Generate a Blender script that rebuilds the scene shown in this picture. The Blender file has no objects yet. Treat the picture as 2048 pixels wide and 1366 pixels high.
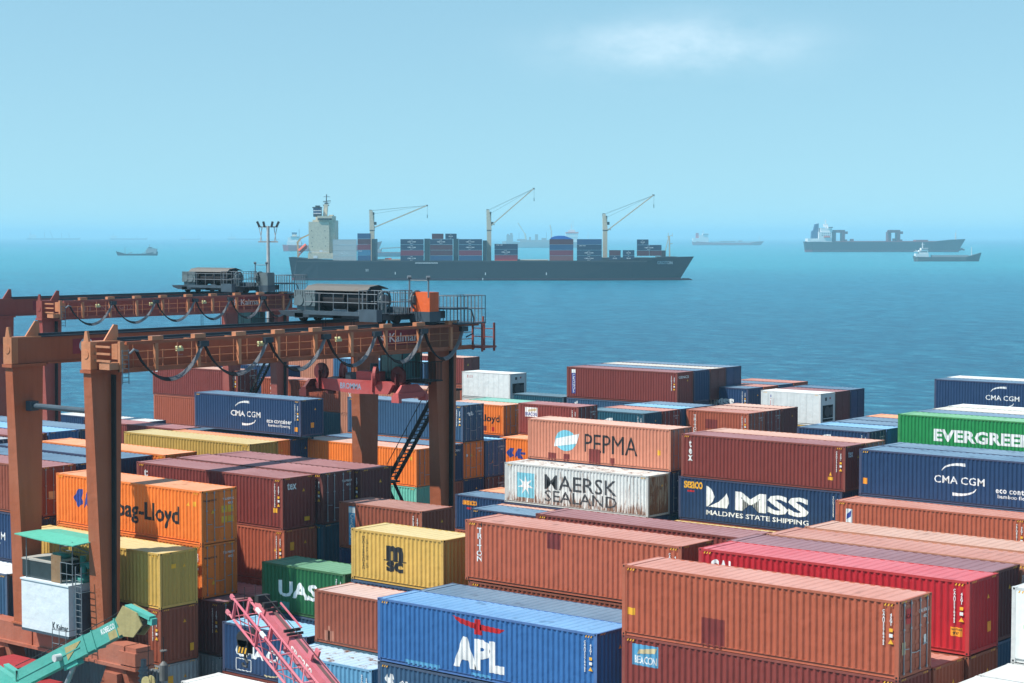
import bpy, bmesh, math, random
from mathutils import Vector, Matrix
random.seed(7)
rad = math.radians
scene = bpy.context.scene
COL = scene.collection

# ------------------------------------------------------------------ camera
CAMZ = 24.2
YAW, PIT = rad(129.845), rad(3.1575)
FW = Vector((math.cos(YAW)*math.cos(PIT), math.sin(YAW)*math.cos(PIT), -math.sin(PIT)))
RT = Vector((math.sin(YAW), -math.cos(YAW), 0))
UP = RT.cross(FW)
cam_data = bpy.data.cameras.new('camera')
cam = bpy.data.objects.new('camera', cam_data); COL.objects.link(cam)
m = Matrix((RT, UP, -FW)).transposed().to_4x4(); m.translation = (0, 0, CAMZ)
cam.matrix_world = m
cam_data.sensor_width = 36; cam_data.lens = 3830.26/2048*36
cam_data.clip_start = 1; cam_data.clip_end = 120000
scene.camera = cam

# ------------------------------------------------------------------ sky, sun, exposure
SUN = Vector((-0.38, -0.60, 1)).normalized()           # towards the sun
SUN_EL = math.asin(SUN.z); SUN_AZ = math.atan2(SUN.x, SUN.y)
w = bpy.data.worlds.new('World'); scene.world = w; w.use_nodes = True
nt = w.node_tree; bg = nt.nodes['Background']
sky = nt.nodes.new('ShaderNodeTexSky'); sky.sky_type = 'NISHITA'; sky.sun_disc = False
sky.sun_elevation = SUN_EL; sky.sun_rotation = SUN_AZ
sky.altitude = 0; sky.air_density = 1.0; sky.dust_density = 0.0; sky.ozone_density = 3.0
# one thin cloud bank: a soft noise patch round one direction of the sky
cloud_dir = (RT*((1360-1024)/3830.26) + UP*((683-92)/3830.26) + FW).normalized()
cx = Vector((-cloud_dir.y, cloud_dir.x, 0)).normalized()*-1
cz = cx.cross(cloud_dir)
tc = nt.nodes.new('ShaderNodeTexCoord')
# humid air evens the sky out towards the horizon: look the sky up a little higher than the view direction
vm = nt.nodes.new('ShaderNodeVectorMath'); vm.operation = 'MULTIPLY_ADD'
nt.links.new(tc.outputs['Generated'], vm.inputs[0]); vm.inputs[1].default_value = (1, 1, 0.60); vm.inputs[2].default_value = (0, 0, 0.13)
vn = nt.nodes.new('ShaderNodeVectorMath'); vn.operation = 'NORMALIZE'; nt.links.new(vm.outputs[0], vn.inputs[0])
nt.links.new(vn.outputs[0], sky.inputs['Vector'])
def dotn(v, s):
    n = nt.nodes.new('ShaderNodeVectorMath'); n.operation = 'DOT_PRODUCT'
    nt.links.new(tc.outputs['Generated'], n.inputs[0]); n.inputs[1].default_value = v*s
    return n.outputs['Value']
def mth(op, a, b=None, tree=None):
    t = tree or nt
    n = t.nodes.new('ShaderNodeMath'); n.operation = op
    for i, q in enumerate((a, b)):
        if q is None: continue
        if isinstance(q, (int, float)): n.inputs[i].default_value = q
        else: t.links.new(q, n.inputs[i])
    return n.outputs[0]
da = dotn(cx, 1/0.056); db = dotn(cz, 1/0.0135)
r2 = mth('ADD', mth('MULTIPLY', da, da), mth('MULTIPLY', db, db))
mask = mth('POWER', 2.718, mth('MULTIPLY', r2, -1.0))
nz = nt.nodes.new('ShaderNodeTexNoise'); nz.inputs['Scale'].default_value = 20; nz.inputs['Detail'].default_value = 7
nz.inputs['Roughness'].default_value = 0.62
mp = nt.nodes.new('ShaderNodeMapping'); mp.inputs['Scale'].default_value = (1, 1, 2.2)
nt.links.new(tc.outputs['Generated'], mp.inputs[0]); nt.links.new(mp.outputs[0], nz.inputs['Vector'])
nzv = mth('MAXIMUM', mth('SUBTRACT', nz.outputs['Fac'], 0.30), 0.0)
cl = mth('MINIMUM', mth('MULTIPLY', mth('MULTIPLY', mask, nzv), 1.0), 0.34)
mixc = nt.nodes.new('ShaderNodeMix'); mixc.data_type = 'RGBA'
nt.links.new(cl, mixc.inputs['Factor'])
tint = nt.nodes.new('ShaderNodeMix'); tint.data_type = 'RGBA'; tint.blend_type = 'MULTIPLY'; tint.inputs['Factor'].default_value = 1
nt.links.new(sky.outputs[0], tint.inputs['A']); tint.inputs['B'].default_value = (0.98, 1.13, 0.96, 1)      # the cool cast of a humid tropical sky
nt.links.new(tint.outputs['Result'], mixc.inputs['A'])
mixc.inputs['B'].default_value = (8.6, 9.2, 9.6, 1)
nt.links.new(mixc.outputs['Result'], bg.inputs['Color'])
bg.inputs['Strength'].default_value = 0.10

sun_l = bpy.data.lights.new('sun', 'SUN'); sun_l.energy = 4.0; sun_l.angle = rad(0.53)
sun_l.color = (1.0, 0.96, 0.90)
sun = bpy.data.objects.new('sun', sun_l); COL.objects.link(sun)
sun.rotation_euler = SUN.to_track_quat('Z', 'Y').to_euler()
scene.view_settings.view_transform = 'Standard'; scene.view_settings.look = 'None'
scene.view_settings.exposure = 0.65; scene.view_settings.gamma = 1.0
scene.render.engine = 'CYCLES'
scene.cycles.volume_bounces = 1

# ------------------------------------------------------------------ materials
MATS = {}
def new_mat(name):
    mt = bpy.data.materials.new(name); mt.use_nodes = True
    MATS[name] = mt
    return mt, mt.node_tree, mt.node_tree.nodes['Principled BSDF']
def N(t, kind, **kw):
    n = t.nodes.new(kind)
    for k, v in kw.items():
        if k in n.inputs.keys(): n.inputs[k].default_value = v
        else: setattr(n, k, v)
    return n
def mixrgb(t, fac, a, b, blend='MIX'):
    n = t.nodes.new('ShaderNodeMix'); n.data_type = 'RGBA'; n.blend_type = blend
    for key, q in (('Factor', fac), ('A', a), ('B', b)):
        if isinstance(q, (int, float)): n.inputs[key].default_value = q
        elif isinstance(q, (tuple, list)): n.inputs[key].default_value = (*q[:3], 1)
        else: t.links.new(q, n.inputs[key])
    return n.outputs['Result']
def ramp(t, fac, p0, p1):
    n = t.nodes.new('ShaderNodeMapRange'); n.interpolation_type = 'SMOOTHSTEP'
    n.inputs['From Min'].default_value = p0; n.inputs['From Max'].default_value = p1
    t.links.new(fac, n.inputs['Value'])
    return n.outputs['Result']
def paint(name, rgb, rust=0.15, rough=0.5, fade=0.0, streak=0.35, dust=(0.42, 0.36, 0.33), spots=0.0, bleed=0.0):
    """weathered paint: uneven fading, vertical wash streaks, rust spots; every object gets its own offset"""
    if name in MATS: return MATS[name]
    mt, t, b = new_mat(name)
    tcn = N(t, 'ShaderNodeTexCoord'); oi = N(t, 'ShaderNodeObjectInfo')
    off = N(t, 'ShaderNodeVectorMath', operation='SCALE'); 
    cmb = N(t, 'ShaderNodeCombineXYZ')
    for i in range(3): t.links.new(oi.outputs['Random'], cmb.inputs[i])
    t.links.new(cmb.outputs[0], off.inputs[0]); off.inputs['Scale'].default_value = 60
    add = N(t, 'ShaderNodeVectorMath', operation='ADD')
    t.links.new(tcn.outputs['Object'], add.inputs[0]); t.links.new(off.outputs[0], add.inputs[1])
    n1 = N(t, 'ShaderNodeTexNoise', Scale=0.35, Detail=3); t.links.new(add.outputs[0], n1.inputs['Vector'])
    mp1 = N(t, 'ShaderNodeMapping'); mp1.inputs['Scale'].default_value = (2.6, 2.6, 0.22)
    t.links.new(add.outputs[0], mp1.inputs[0])
    n2 = N(t, 'ShaderNodeTexNoise', Scale=1.3, Detail=6, Roughness=0.65); t.links.new(mp1.outputs[0], n2.inputs['Vector'])
    n3 = N(t, 'ShaderNodeTexNoise', Scale=1.1, Detail=9, Roughness=0.72); t.links.new(add.outputs[0], n3.inputs['Vector'])
    dark = tuple(c*0.58 for c in rgb)
    c = mixrgb(t, mth('MULTIPLY', ramp(t, n2.outputs['Fac'], 0.42, 0.75), streak, t), rgb, dark)
    if fade > 0:
        c = mixrgb(t, mth('MULTIPLY', ramp(t, n1.outputs['Fac'], 0.2, 0.75), fade, t), c, dust)
    # brightness of each object's coat
    hv = N(t, 'ShaderNodeHueSaturation')
    mr = N(t, 'ShaderNodeMapRange'); mr.inputs['To Min'].default_value = 0.88; mr.inputs['To Max'].default_value = 1.14
    t.links.new(oi.outputs['Random'], mr.inputs['Value']); t.links.new(mr.outputs[0], hv.inputs['Value'])
    t.links.new(c, hv.inputs['Color']); c = hv.outputs[0]
    if spots > 0:   # big dark stains (puddle marks on roofs)
        n4 = N(t, 'ShaderNodeTexNoise', Scale=0.8, Detail=4); t.links.new(add.outputs[0], n4.inputs['Vector'])
        c = mixrgb(t, mth('MULTIPLY', ramp(t, n4.outputs['Fac'], 0.62, 0.72), spots, t), c, tuple(x*0.5 for x in rgb))
    if rust > 0:
        hi = 0.86 - 0.36*rust
        k = ramp(t, n3.outputs['Fac'], hi-0.05, hi+0.03)
        k2 = mth('MULTIPLY', k, ramp(t, n2.outputs['Fac'], 0.35, 0.6), t)
        c = mixrgb(t, k2, c, (0.16, 0.058, 0.022))
    if bleed > 0:   # rust bleeding up from the bottom rail and all over the ends
        sx = N(t, 'ShaderNodeSeparateXYZ'); t.links.new(tcn.outputs['Object'], sx.inputs[0])
        mp5 = N(t, 'ShaderNodeMapping'); mp5.inputs['Scale'].default_value = (4.5, 4.5, 0.5); t.links.new(add.outputs[0], mp5.inputs[0])
        n5 = N(t, 'ShaderNodeTexNoise', Scale=1.4, Detail=8, Roughness=0.7); t.links.new(mp5.outputs[0], n5.inputs['Vector'])
        low = mth('MULTIPLY', mth('MAXIMUM', mth('SUBTRACT', 1.05, sx.outputs['Z'], t), 0.0, t), 0.16, t)
        k5 = ramp(t, mth('ADD', n5.outputs['Fac'], low, t), 0.55 if 'end' not in name else 0.46, 0.64 if 'end' not in name else 0.54)
        c = mixrgb(t, mth('MULTIPLY', k5, bleed, t), c, (0.17, 0.068, 0.028))
    t.links.new(c, b.inputs['Base Color'])
    b.inputs['Roughness'].default_value = rough
    b.inputs['Specular IOR Level'].default_value = 0.35
    nd = N(t, 'ShaderNodeTexNoise', Scale=1.6, Detail=3, Roughness=0.55); t.links.new(add.outputs[0], nd.inputs['Vector'])
    bp = N(t, 'ShaderNodeBump'); bp.inputs['Strength'].default_value = 0.55; bp.inputs['Distance'].default_value = 0.09
    t.links.new(nd.outputs['Fac'], bp.inputs['Height']); t.links.new(bp.outputs[0], b.inputs['Normal'])
    return mt
def plain(name, rgb, rough=0.6, metal=0.0, spec=0.4, emit=None):
    if name in MATS: return MATS[name]
    mt, t, b = new_mat(name)
    tcn = N(t, 'ShaderNodeTexCoord')
    n = N(t, 'ShaderNodeTexNoise', Scale=1.7, Detail=6, Roughness=0.6); t.links.new(tcn.outputs['Object'], n.inputs['Vector'])
    c = mixrgb(t, ramp(t, n.outputs['Fac'], 0.3, 0.75), tuple(min(1, x*1.06) for x in rgb), tuple(x*0.78 for x in rgb))
    t.links.new(c, b.inputs['Base Color'])
    b.inputs['Roughness'].default_value = rough; b.inputs['Metallic'].default_value = metal
    b.inputs['Specular IOR Level'].default_value = spec
    return mt

# colour -> (wall paint, roof paint, frame paint)
PAL = dict(
 rust=(0.400, 0.100, 0.052), brown=(0.270, 0.074, 0.042), maroon=(0.215, 0.044, 0.036), plum=(0.125, 0.036, 0.036),
 red=(0.46, 0.020, 0.030), orange=(0.80, 0.195, 0.028), yellow=(0.58, 0.365, 0.085), salmon=(0.62, 0.245, 0.155),
 navy=(0.018, 0.050, 0.125), blue=(0.045, 0.170, 0.42), slate=(0.040, 0.100, 0.185), teal=(0.018, 0.090, 0.135),
 skyblue=(0.14, 0.36, 0.55), white=(0.66, 0.70, 0.69), grey=(0.30, 0.34, 0.36), green=(0.020, 0.27, 0.075),
 darkgreen=(0.018, 0.135, 0.050), mint=(0.16, 0.50, 0.38), tan=(0.48, 0.20, 0.12), rustywhite=(0.58, 0.62, 0.60), mid=(0.03, 0.12, 0.24), rustblue=(0.30, 0.48, 0.60), dusty=(0.36, 0.22, 0.19), rustend=(0.36, 0.25, 0.15), cream=(0.55, 0.52, 0.45))
ROOF_DUST_SHEEN = dict(navy=(0.20, 0.31, 0.40), slate=(0.24, 0.34, 0.42), teal=(0.24, 0.36, 0.42), blue=(0.25, 0.48, 0.72),  # roof dust, with sky sheen and sunlit paleness mixed into the colour
 skyblue=(0.35, 0.60, 0.75), white=(0.78, 0.78, 0.74), rustywhite=(0.74, 0.72, 0.66), mid=(0.24, 0.42, 0.55), rustblue=(0.45, 0.58, 0.66), dusty=(0.60, 0.46, 0.42), rustend=(0.4, 0.3, 0.2), grey=(0.5, 0.5, 0.5), cream=(0.70, 0.66, 0.58), orange=(0.80, 0.45, 0.28),
 yellow=(0.66, 0.56, 0.32), green=(0.28, 0.52, 0.32), darkgreen=(0.22, 0.42, 0.27), mint=(0.35, 0.62, 0.52),
 red=(0.62, 0.20, 0.22), salmon=(0.72, 0.52, 0.42), maroon=(0.46, 0.25, 0.25), plum=(0.38, 0.22, 0.24), brown=(0.52, 0.30, 0.25),
 rust=(0.62, 0.34, 0.28), tan=(0.62, 0.42, 0.34))
RUSTY = dict(white=0.16, grey=0.3, rustywhite=0.45)
def wall_mat(c): return paint('paint '+c, PAL[c], RUSTY.get(c, 0.26), bleed=0.9 if c == 'rustywhite' else 0.0)
def roof_mat(c):
    d = ROOF_DUST_SHEEN[c]; p = PAL[c]
    base = tuple(0.45*a+0.55*b for a, b in zip(p, d))
    return paint('roof '+c, base, 0.85 if c in ('rustblue', 'rustywhite') else 0.20, 0.55, fade=0.55, streak=0.25, dust=d, spots=0.55)
def frame_mat(c):
    p = PAL[c]; return paint('frame '+c, tuple(0.85*a+0.15*b for a, b in zip(p, (0.25, 0.15, 0.10))), 0.5, 0.55)
dark = plain('near black', (0.012, 0.012, 0.014), 0.9)  # near-black; also paints the shade of the casting holes
galv = plain('galvanised steel', (0.34, 0.37, 0.40), 0.45, 0.4)
rubber = plain('rubber', (0.018, 0.018, 0.018), 0.85)
yellow_mark = plain('yellow marking', (0.86, 0.45, 0.035), 0.6)
white_mark = plain('white marking', (0.80, 0.82, 0.80), 0.6)
black_mark = plain('black marking', (0.018, 0.020, 0.024), 0.6)
blue_mark = plain('blue marking', (0.035, 0.065, 0.30), 0.6)
sky_mark = plain('light blue marking', (0.20, 0.55, 0.66), 0.6)
mid_mark = plain('mid blue marking', (0.10, 0.35, 0.55), 0.6)
red_mark = plain('red marking', (0.50, 0.018, 0.022), 0.6)
orange_mark = plain('orange marking', (0.85, 0.34, 0.03), 0.6)
green_mark = plain('lime marking', (0.20, 0.52, 0.06), 0.6)
grey_mark = plain('grey marking', (0.055, 0.062, 0.068), 0.6)
patch_mark = plain('maroon paint patch', (0.20, 0.035, 0.030), 0.6)
bluepaint_mark = plain('bright blue paint patch', (0.03, 0.14, 0.55), 0.6)
tan_mark = plain('pale brown paint patch', (0.42, 0.17, 0.11), 0.6)
teal_mark = plain('teal paint patch', (0.05, 0.24, 0.22), 0.6)
magenta_mark = plain('purple marking', (0.35, 0.05, 0.24), 0.6)
cream_mark = plain('faded cream marking', (0.62, 0.52, 0.30), 0.7)

# ------------------------------------------------------------------ mesh helpers
class MB:
    def __init__(s): s.v = []; s.f = []; s.mi = []
    def add(s, vs, fs, mi=0):
        o = len(s.v); s.v += [tuple(v) for v in vs]
        for f in fs: s.f.append(tuple(o+i for i in f)); s.mi.append(mi)
    def box(s, x0, x1, y0, y1, z0, z1, mi=0):
        s.add([(x0,y0,z0),(x1,y0,z0),(x1,y1,z0),(x0,y1,z0),(x0,y0,z1),(x1,y0,z1),(x1,y1,z1),(x0,y1,z1)],
              [(0,3,2,1),(4,5,6,7),(0,1,5,4),(1,2,6,5),(2,3,7,6),(3,0,4,7)], mi)
    def frustum(s, lo, hi, z0, z1, mi=0):       # lo/hi = (x0,x1,y0,y1)
        a, b = lo, hi
        s.add([(a[0],a[2],z0),(a[1],a[2],z0),(a[1],a[3],z0),(a[0],a[3],z0),(b[0],b[2],z1),(b[1],b[2],z1),(b[1],b[3],z1),(b[0],b[3],z1)],
              [(0,3,2,1),(4,5,6,7),(0,1,5,4),(1,2,6,5),(2,3,7,6),(3,0,4,7)], mi)
    def bar(s, p, q, w, h=None, mi=0, up=(0,0,1)):
        p, q = Vector(p), Vector(q); h = h or w
        d = (q-p).normalized(); u = Vector(up)
        if abs(d.dot(u)) > 0.98: u = Vector((1,0,0))
        sd = d.cross(u).normalized()*(w/2); uu = sd.cross(d).normalized()*(h/2)
        vs = [p-sd-uu, p+sd-uu, p+sd+uu, p-sd+uu, q-sd-uu, q+sd-uu, q+sd+uu, q-sd+uu]
        s.add(vs, [(0,1,2,3),(7,6,5,4),(0,4,5,1),(1,5,6,2),(2,6,7,3),(3,7,4,0)], mi)
    def tube(s, pts, r, n=6, mi=0, r2=None):
        pts = [Vector(p) for p in pts]; rings = []
        for i, p in enumerate(pts):
            d = (pts[min(i+1, len(pts)-1)]-pts[max(i-1, 0)]).normalized()
            u = Vector((0,0,1)) if abs(d.z) < 0.95 else Vector((1,0,0))
            a = d.cross(u).normalized(); b = a.cross(d)
            rr = r if r2 is None else r+(r2-r)*i/(len(pts)-1)
            rings.append([p+(a*math.cos(2*math.pi*k/n)+b*math.sin(2*math.pi*k/n))*rr for k in range(n)])
        vs = [v for g in rings for v in g]; fs = []
        for i in range(len(pts)-1):
            for k in range(n): fs.append((i*n+k, i*n+(k+1)%n, (i+1)*n+(k+1)%n, (i+1)*n+k))
        fs.append(tuple(range(n-1, -1, -1))); fs.append(tuple((len(pts)-1)*n+k for k in range(n)))
        s.add(vs, fs, mi)
    def cyl(s, p, q, r, n=14, mi=0, r2=None): s.tube([p, q], r, n, mi, r2)
    def prism(s, poly, axis, a, b, mi=0):        # polygon in the other two axes, extruded along axis from a to b
        def P(u, v, t): return (t,u,v) if axis == 'x' else ((u,t,v) if axis == 'y' else (u,v,t))
        n = len(poly)
        vs = [P(u,v,a) for u,v in poly]+[P(u,v,b) for u,v in poly]
        fs = [tuple(range(n)), tuple(range(2*n-1, n-1, -1))]+[(i, i+n, (i+1)%n+n, (i+1)%n) for i in range(n)]
        s.add(vs, fs, mi)
    def mesh(s, name, smooth=False):
        me = bpy.data.meshes.new(name); me.from_pydata(s.v, [], s.f)
        me.polygons.foreach_set('material_index', s.mi)
        bm = bmesh.new(); bm.from_mesh(me); bmesh.ops.recalc_face_normals(bm, faces=bm.faces); bm.to_mesh(me); bm.free()
        if smooth: me.polygons.foreach_set('use_smooth', [True]*len(me.polygons))
        me.update(); return me
    def build(s, name, mats, parent=None, smooth=False):
        return link(s.mesh(name, smooth), name, mats, parent)
def link(me, name, mats, parent=None):
    if not isinstance(mats, (list, tuple)): mats = [mats]
    o = bpy.data.objects.new(name, me); COL.objects.link(o)
    while len(me.materials) < len(mats): me.materials.append(None)
    for i, mt in enumerate(mats):
        o.material_slots[i].link = 'OBJECT'; o.material_slots[i].material = mt
    if parent is not None: o.parent = parent
    return o
def tag(o, label=None, cat=None, group=None, kind=None):
    if label: o['label'] = label
    if cat: o['category'] = cat
    if group: o['group'] = group
    if kind: o['kind'] = kind
    return o
def empty(name, loc, label, cat, group=None, rz=0):
    o = bpy.data.objects.new(name, None); COL.objects.link(o); o.empty_display_size = 0.5
    o.location = loc; o.rotation_euler = (0, 0, rz)
    return tag(o, label, cat, group)
# ------------------------------------------------------------------ shipping containers
W = 2.438; HW = W/2; PITCH = 0.278
OUT, INN = 0.010, 0.062
_cache = {}
def cached(key, fn):
    if key not in _cache: _cache[key] = fn()
    return _cache[key]
def waves(span):                     # number of waves and exact pitch on a panel of this length
    n = max(1, round(span/PITCH)); return n, span/n
def prof(x, x0, p):
    u = ((x-x0)/p) % 1.0
    if u < 0.25: return OUT
    if u < 0.5: return OUT+(INN-OUT)*(u-0.25)*4
    if u < 0.75: return INN
    return INN+(OUT-INN)*(u-0.75)*4
def side_mesh(L, h):
    def f():
        x0, x1 = -L/2+0.17, L/2-0.17; n, p = waves(x1-x0)
        xs = [x0+k*p/4 for k in range(4*n)]+[x1]
        ys = [-HW+(OUT if k % 4 < 2 else INN) for k in range(4*n)]+[-HW+OUT]
        b = MB(); zs = (0.15, h-0.10)
        vs = [(x, y, z) for z in zs for x, y in zip(xs, ys)]; q = len(xs)
        b.add(vs, [(i, i+1, q+i+1, q+i) for i in range(q-1)])
        return b.mesh('side_panel')
    return cached(('side', L, h), f)
def reefer_side_mesh(L, h):
    def f():
        b = MB(); x0, x1 = -L/2+0.15, L/2-0.15; n = round((x1-x0)/0.62); p = (x1-x0)/n
        for k in range(n): b.box(x0+k*p+0.007, x0+(k+1)*p-0.007, -HW+0.012, -HW+0.05, 0.16, h-0.10)
        b.box(x0, x1, -HW+0.022, -HW+0.06, 0.17, h-0.11)
        return b.mesh('side_panel')
    return cached(('rside', L, h), f)
def roof_mesh(L, flat=False):
    def f():
        b = MB(); x0, x1 = -L/2+0.12, L/2-0.12
        if flat: b.box(x0, x1, -HW+0.05, HW-0.05, -0.06, -0.012); return b.mesh('roof_panel')
        n = round((x1-x0)/0.42); p = (x1-x0)/n
        xs, zs = [], []
        for k in range(n):
            for u, z in ((0, -0.014), (0.34, -0.014), (0.5, -0.040), (0.84, -0.040)): xs.append(x0+(k+u)*p); zs.append(z)
        xs.append(x1); zs.append(-0.014); q = len(xs)
        b.add([(x, y, z) for y in (-HW+0.06, HW-0.06) for x, z in zip(xs, zs)], [(i, i+1, q+i+1, q+i) for i in range(q-1)])
        b.box(x0-0.02, x0+0.26, -HW+0.05, HW-0.05, -0.05, -0.011); b.box(x1-0.26, x1+0.02, -HW+0.05, HW-0.05, -0.05, -0.011)
        return b.mesh('roof_panel')
    return cached(('roof', L, flat), f)
def end_mesh(h):                      # corrugated end wall on +x, at x = 0 plane
    def f():
        y0, y1 = -HW+0.16, HW-0.16; n, p = waves(y1-y0)
        ys = [y0+k*p/4 for k in range(4*n)]+[y1]
        xs = [-(OUT if k % 4 < 2 else INN) for k in range(4*n)]+[-OUT]; q = len(ys)
        b = MB(); b.add([(x, y, z) for z in (0.15, h-0.11) for x, y in zip(xs, ys)], [(i, i+1, q+i+1, q+i) for i in range(q-1)])
        return b.mesh('end_panel')
    return cached(('end', h), f)
def door_mesh(h, s):                  # one leaf; s = -1 near, +1 far; horizontal pressed ribs
    def f():
        b = MB(); y0, y1 = (-HW+0.13, -0.008) if s < 0 else (0.008, HW-0.13)
        b.box(-0.07, -0.028, y0, y1, 0.15, h-0.13)
        hh = (h-0.28)/5
        for k in range(5):
            z = 0.15+k*hh
            b.box(-0.03, -0.012, y0+0.06, y1-0.06, z+0.07, z+hh-0.07)
        return b.mesh('door')
    return cached(('door', h, s), f)
def rods_mesh(h, y):
    def f():
        b = MB(); b.cyl((0.012, y, 0.10), (0.012, y, h-0.07), 0.021, 6)
        for z in (0.17, h-0.17, h*0.62): b.box(-0.012, 0.035, y-0.045, y+0.045, z-0.035, z+0.035)
        zh = h*0.37 if y*y > 0.3 else h*0.30
        sg = -1 if y > 0 else 1
        b.bar((0.03, y, zh), (0.03, y+sg*0.34, zh-0.03), 0.02, 0.03)
        return b.mesh('lock_rod')
    return cached(('rod', h, y), f)
def frame_mesh(L, h):
    def f():
        b = MB(); hl = L/2; c = 0.004
        for sx in (-1, 1):
            for sy in (-1, 1):
                xa, xb = sorted((sx*(hl-c), sx*(hl-0.165))); ya, yb = sorted((sy*(HW-c), sy*(HW-0.13)))
                b.box(xa, xb, ya, yb, 0.118, h-0.118)
                xa, xb = sorted((sx*hl, sx*(hl-0.178))); ya, yb = sorted((sy*HW, sy*(HW-0.162)))
                b.box(xa, xb, ya, yb, 0, 0.118); b.box(xa, xb, ya, yb, h-0.118, h)
                for z in (0.06, h-0.058):             # casting holes: flat dark patches paint the shade inside them
                    cxh = sx*(hl-0.089)
                    yy = sy*(HW+0.002)
                    b.add([(cxh-0.035, yy, z-0.035), (cxh+0.035, yy, z-0.035), (cxh+0.035, yy, z+0.035), (cxh-0.035, yy, z+0.035)], [(0,1,2,3)], 1)
                    xx = sx*(hl+0.002); cyh = sy*(HW-0.081)
                    b.add([(xx, cyh-0.03, z-0.04), (xx, cyh+0.03, z-0.04), (xx, cyh+0.03, z+0.04), (xx, cyh-0.03, z+0.04)], [(0,1,2,3)], 1)
        a = hl-0.178
        for sy in (-1, 1):
            y0, y1 = sorted((sy*(HW-0.006), sy*(HW-0.065)))
            b.box(-a, a, y0, y1, h-0.105, h-0.012)                        # top rail
            y0, y1 = sorted((sy*(HW-0.052), sy*(HW-0.10)))
            b.box(-a, a, y0, y1, 0.020, 0.150)                            # bottom rail web, set back
            y0, y1 = sorted((sy*(HW-0.010), sy*(HW-0.052)))
            b.box(-a, a, y0, y1, 0.014, 0.026); b.box(-a, a, y0, y1, 0.144, 0.156)
        e = HW-0.162
        for sx in (-1, 1):
            x0, x1 = sorted((sx*(hl-0.008), sx*(hl-0.11)))
            b.box(x0, x1, -e, e, h-0.112, h-0.010); b.box(x0, x1, -e, e, 0.020, 0.150)
        b.box(-hl+0.1, hl-0.1, -HW+0.11, HW-0.11, 0.03, 0.14)             # floor
        return b.mesh('frame')
    return cached(('frame', L, h), f)
def hazard_mesh(L, h):
    def f():
        b = MB(); z0, z1 = h-0.205, h-0.118; y = -HW-0.001+OUT
        for sx in (-1, 1):
            for k in range(3):
                x = sx*(L/2-0.30-0.13*k)
                b.add([(x-0.05, y-0.003, z0), (x, y-0.003, z0), (x+0.05, y-0.003, z1), (x, y-0.003, z1)], [(0,1,2,3)])
        for sy in (-1, 1):
            for k in range(3):
                yy = sy*(HW-0.28-0.12*k)
                b.add([(L/2-0.005, yy-0.05, h-0.10), (L/2-0.005, yy, h-0.10), (L/2-0.005, yy+0.05, h-0.03), (L/2-0.005, yy, h-0.03)], [(0,1,2,3)])
        return b.mesh('hazard_marking')
    return cached(('haz', L, h), f)
def reefer_unit_mesh(h):
    def f():
        b = MB()
        b.box(-0.06, -0.02, -HW+0.14, HW-0.14, 0.15, h-0.12, 0)
        b.box(-0.02, 0.0, -0.85, 0.85, 0.32, 0.62*h, 1)
        b.cyl((0.0, -0.1, 0.42*h), (0.02, -0.1, 0.42*h), 0.46, 12, 2)
        b.box(0.0, 0.03, 0.35, 0.8, 0.30*h, 0.55*h, 2); b.box(0.0, 0.02, -0.8, 0.8, 0.20*h, 0.22*h, 0)
        b.box(-0.02, 0.015, -0.45, -0.2, 0.76*h, 0.86*h, 2); b.box(-0.02, 0.012, 0.3, 0.42, 0.80*h, 0.86*h, 3)
        return b.mesh('refrigeration_unit')
    return cached(('reef', h), f)

# --- lettering that follows the corrugation
def text_tris(s, vertical=False, bold=0.0, space=1.0, shear=0.0):
    """(x, z) vertices and faces of a text, bounding box normalised to 0..1"""
    def f():
        cu = bpy.data.curves.new('lettering', 'FONT'); cu.body = '\n'.join(s) if vertical else s
        cu.offset = bold; cu.space_character = space; cu.shear = shear; cu.resolution_u = 2; cu.fill_mode = 'FRONT'
        if vertical: cu.align_x = 'CENTER'; cu.space_line = 0.62 if s.islower() else 0.78
        ob = bpy.data.objects.new('lettering', cu); me = bpy.data.meshes.new_from_object(ob)
        vs = [(v.co.x, v.co.y) for v in me.vertices]; fs = [tuple(p.vertices) for p in me.polygons]
        bpy.data.objects.remove(ob); bpy.data.curves.remove(cu); bpy.data.meshes.remove(me)
        xa, xb = min(v[0] for v in vs), max(v[0] for v in vs); za, zb = min(v[1] for v in vs), max(v[1] for v in vs)
        return [((x-xa)/(xb-xa), (z-za)/(zb-za)) for x, z in vs], fs
    return cached(('txt', s, vertical, bold, space, shear), f)
def poly(*pts): return list(pts), [tuple(range(len(pts)))]
def swoosh(flip):
    """a tapering arc in the unit square, thin tail to broad head"""
    top, bot = [], []
    for k in range(9):
        t = k/8; a = rad(176-92*t); top.append((0.92+0.95*math.cos(a), 0.02+0.98*math.sin(a)))
        wd = 0.05+0.30*t; bot.append((0.92+(0.95-wd*0.55)*math.cos(a)+0.03*t, 0.02+(0.98-wd)*math.sin(a)))
    pts = top+bot[::-1]
    if flip: pts = [(1-x, 1-z) for x, z in pts]
    q = len(top); return pts, [(i, i+1, 2*q-2-i, 2*q-1-i) for i in range(q-1)]
SWOOSH, SWOOSH_LOW = swoosh(False), swoosh(True)
def disc(n=24): return [(0.5+0.5*math.cos(2*math.pi*k/n), 0.5+0.5*math.sin(2*math.pi*k/n)) for k in range(n)], [tuple(range(n))]
def star(n=7, r=0.36):
    pts = []
    for k in range(2*n):
        a = math.pi/2+math.pi*k/n; q = 0.5 if k % 2 == 0 else 0.5*r
        pts.append((0.5+q*math.cos(a), 0.5+q*math.sin(a)))
    c = len(pts); pts.append((0.5, 0.5)); return pts, [(i, (i+1) % c, c) for i in range(c)]
DISC, STAR = disc(), star()
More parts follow.
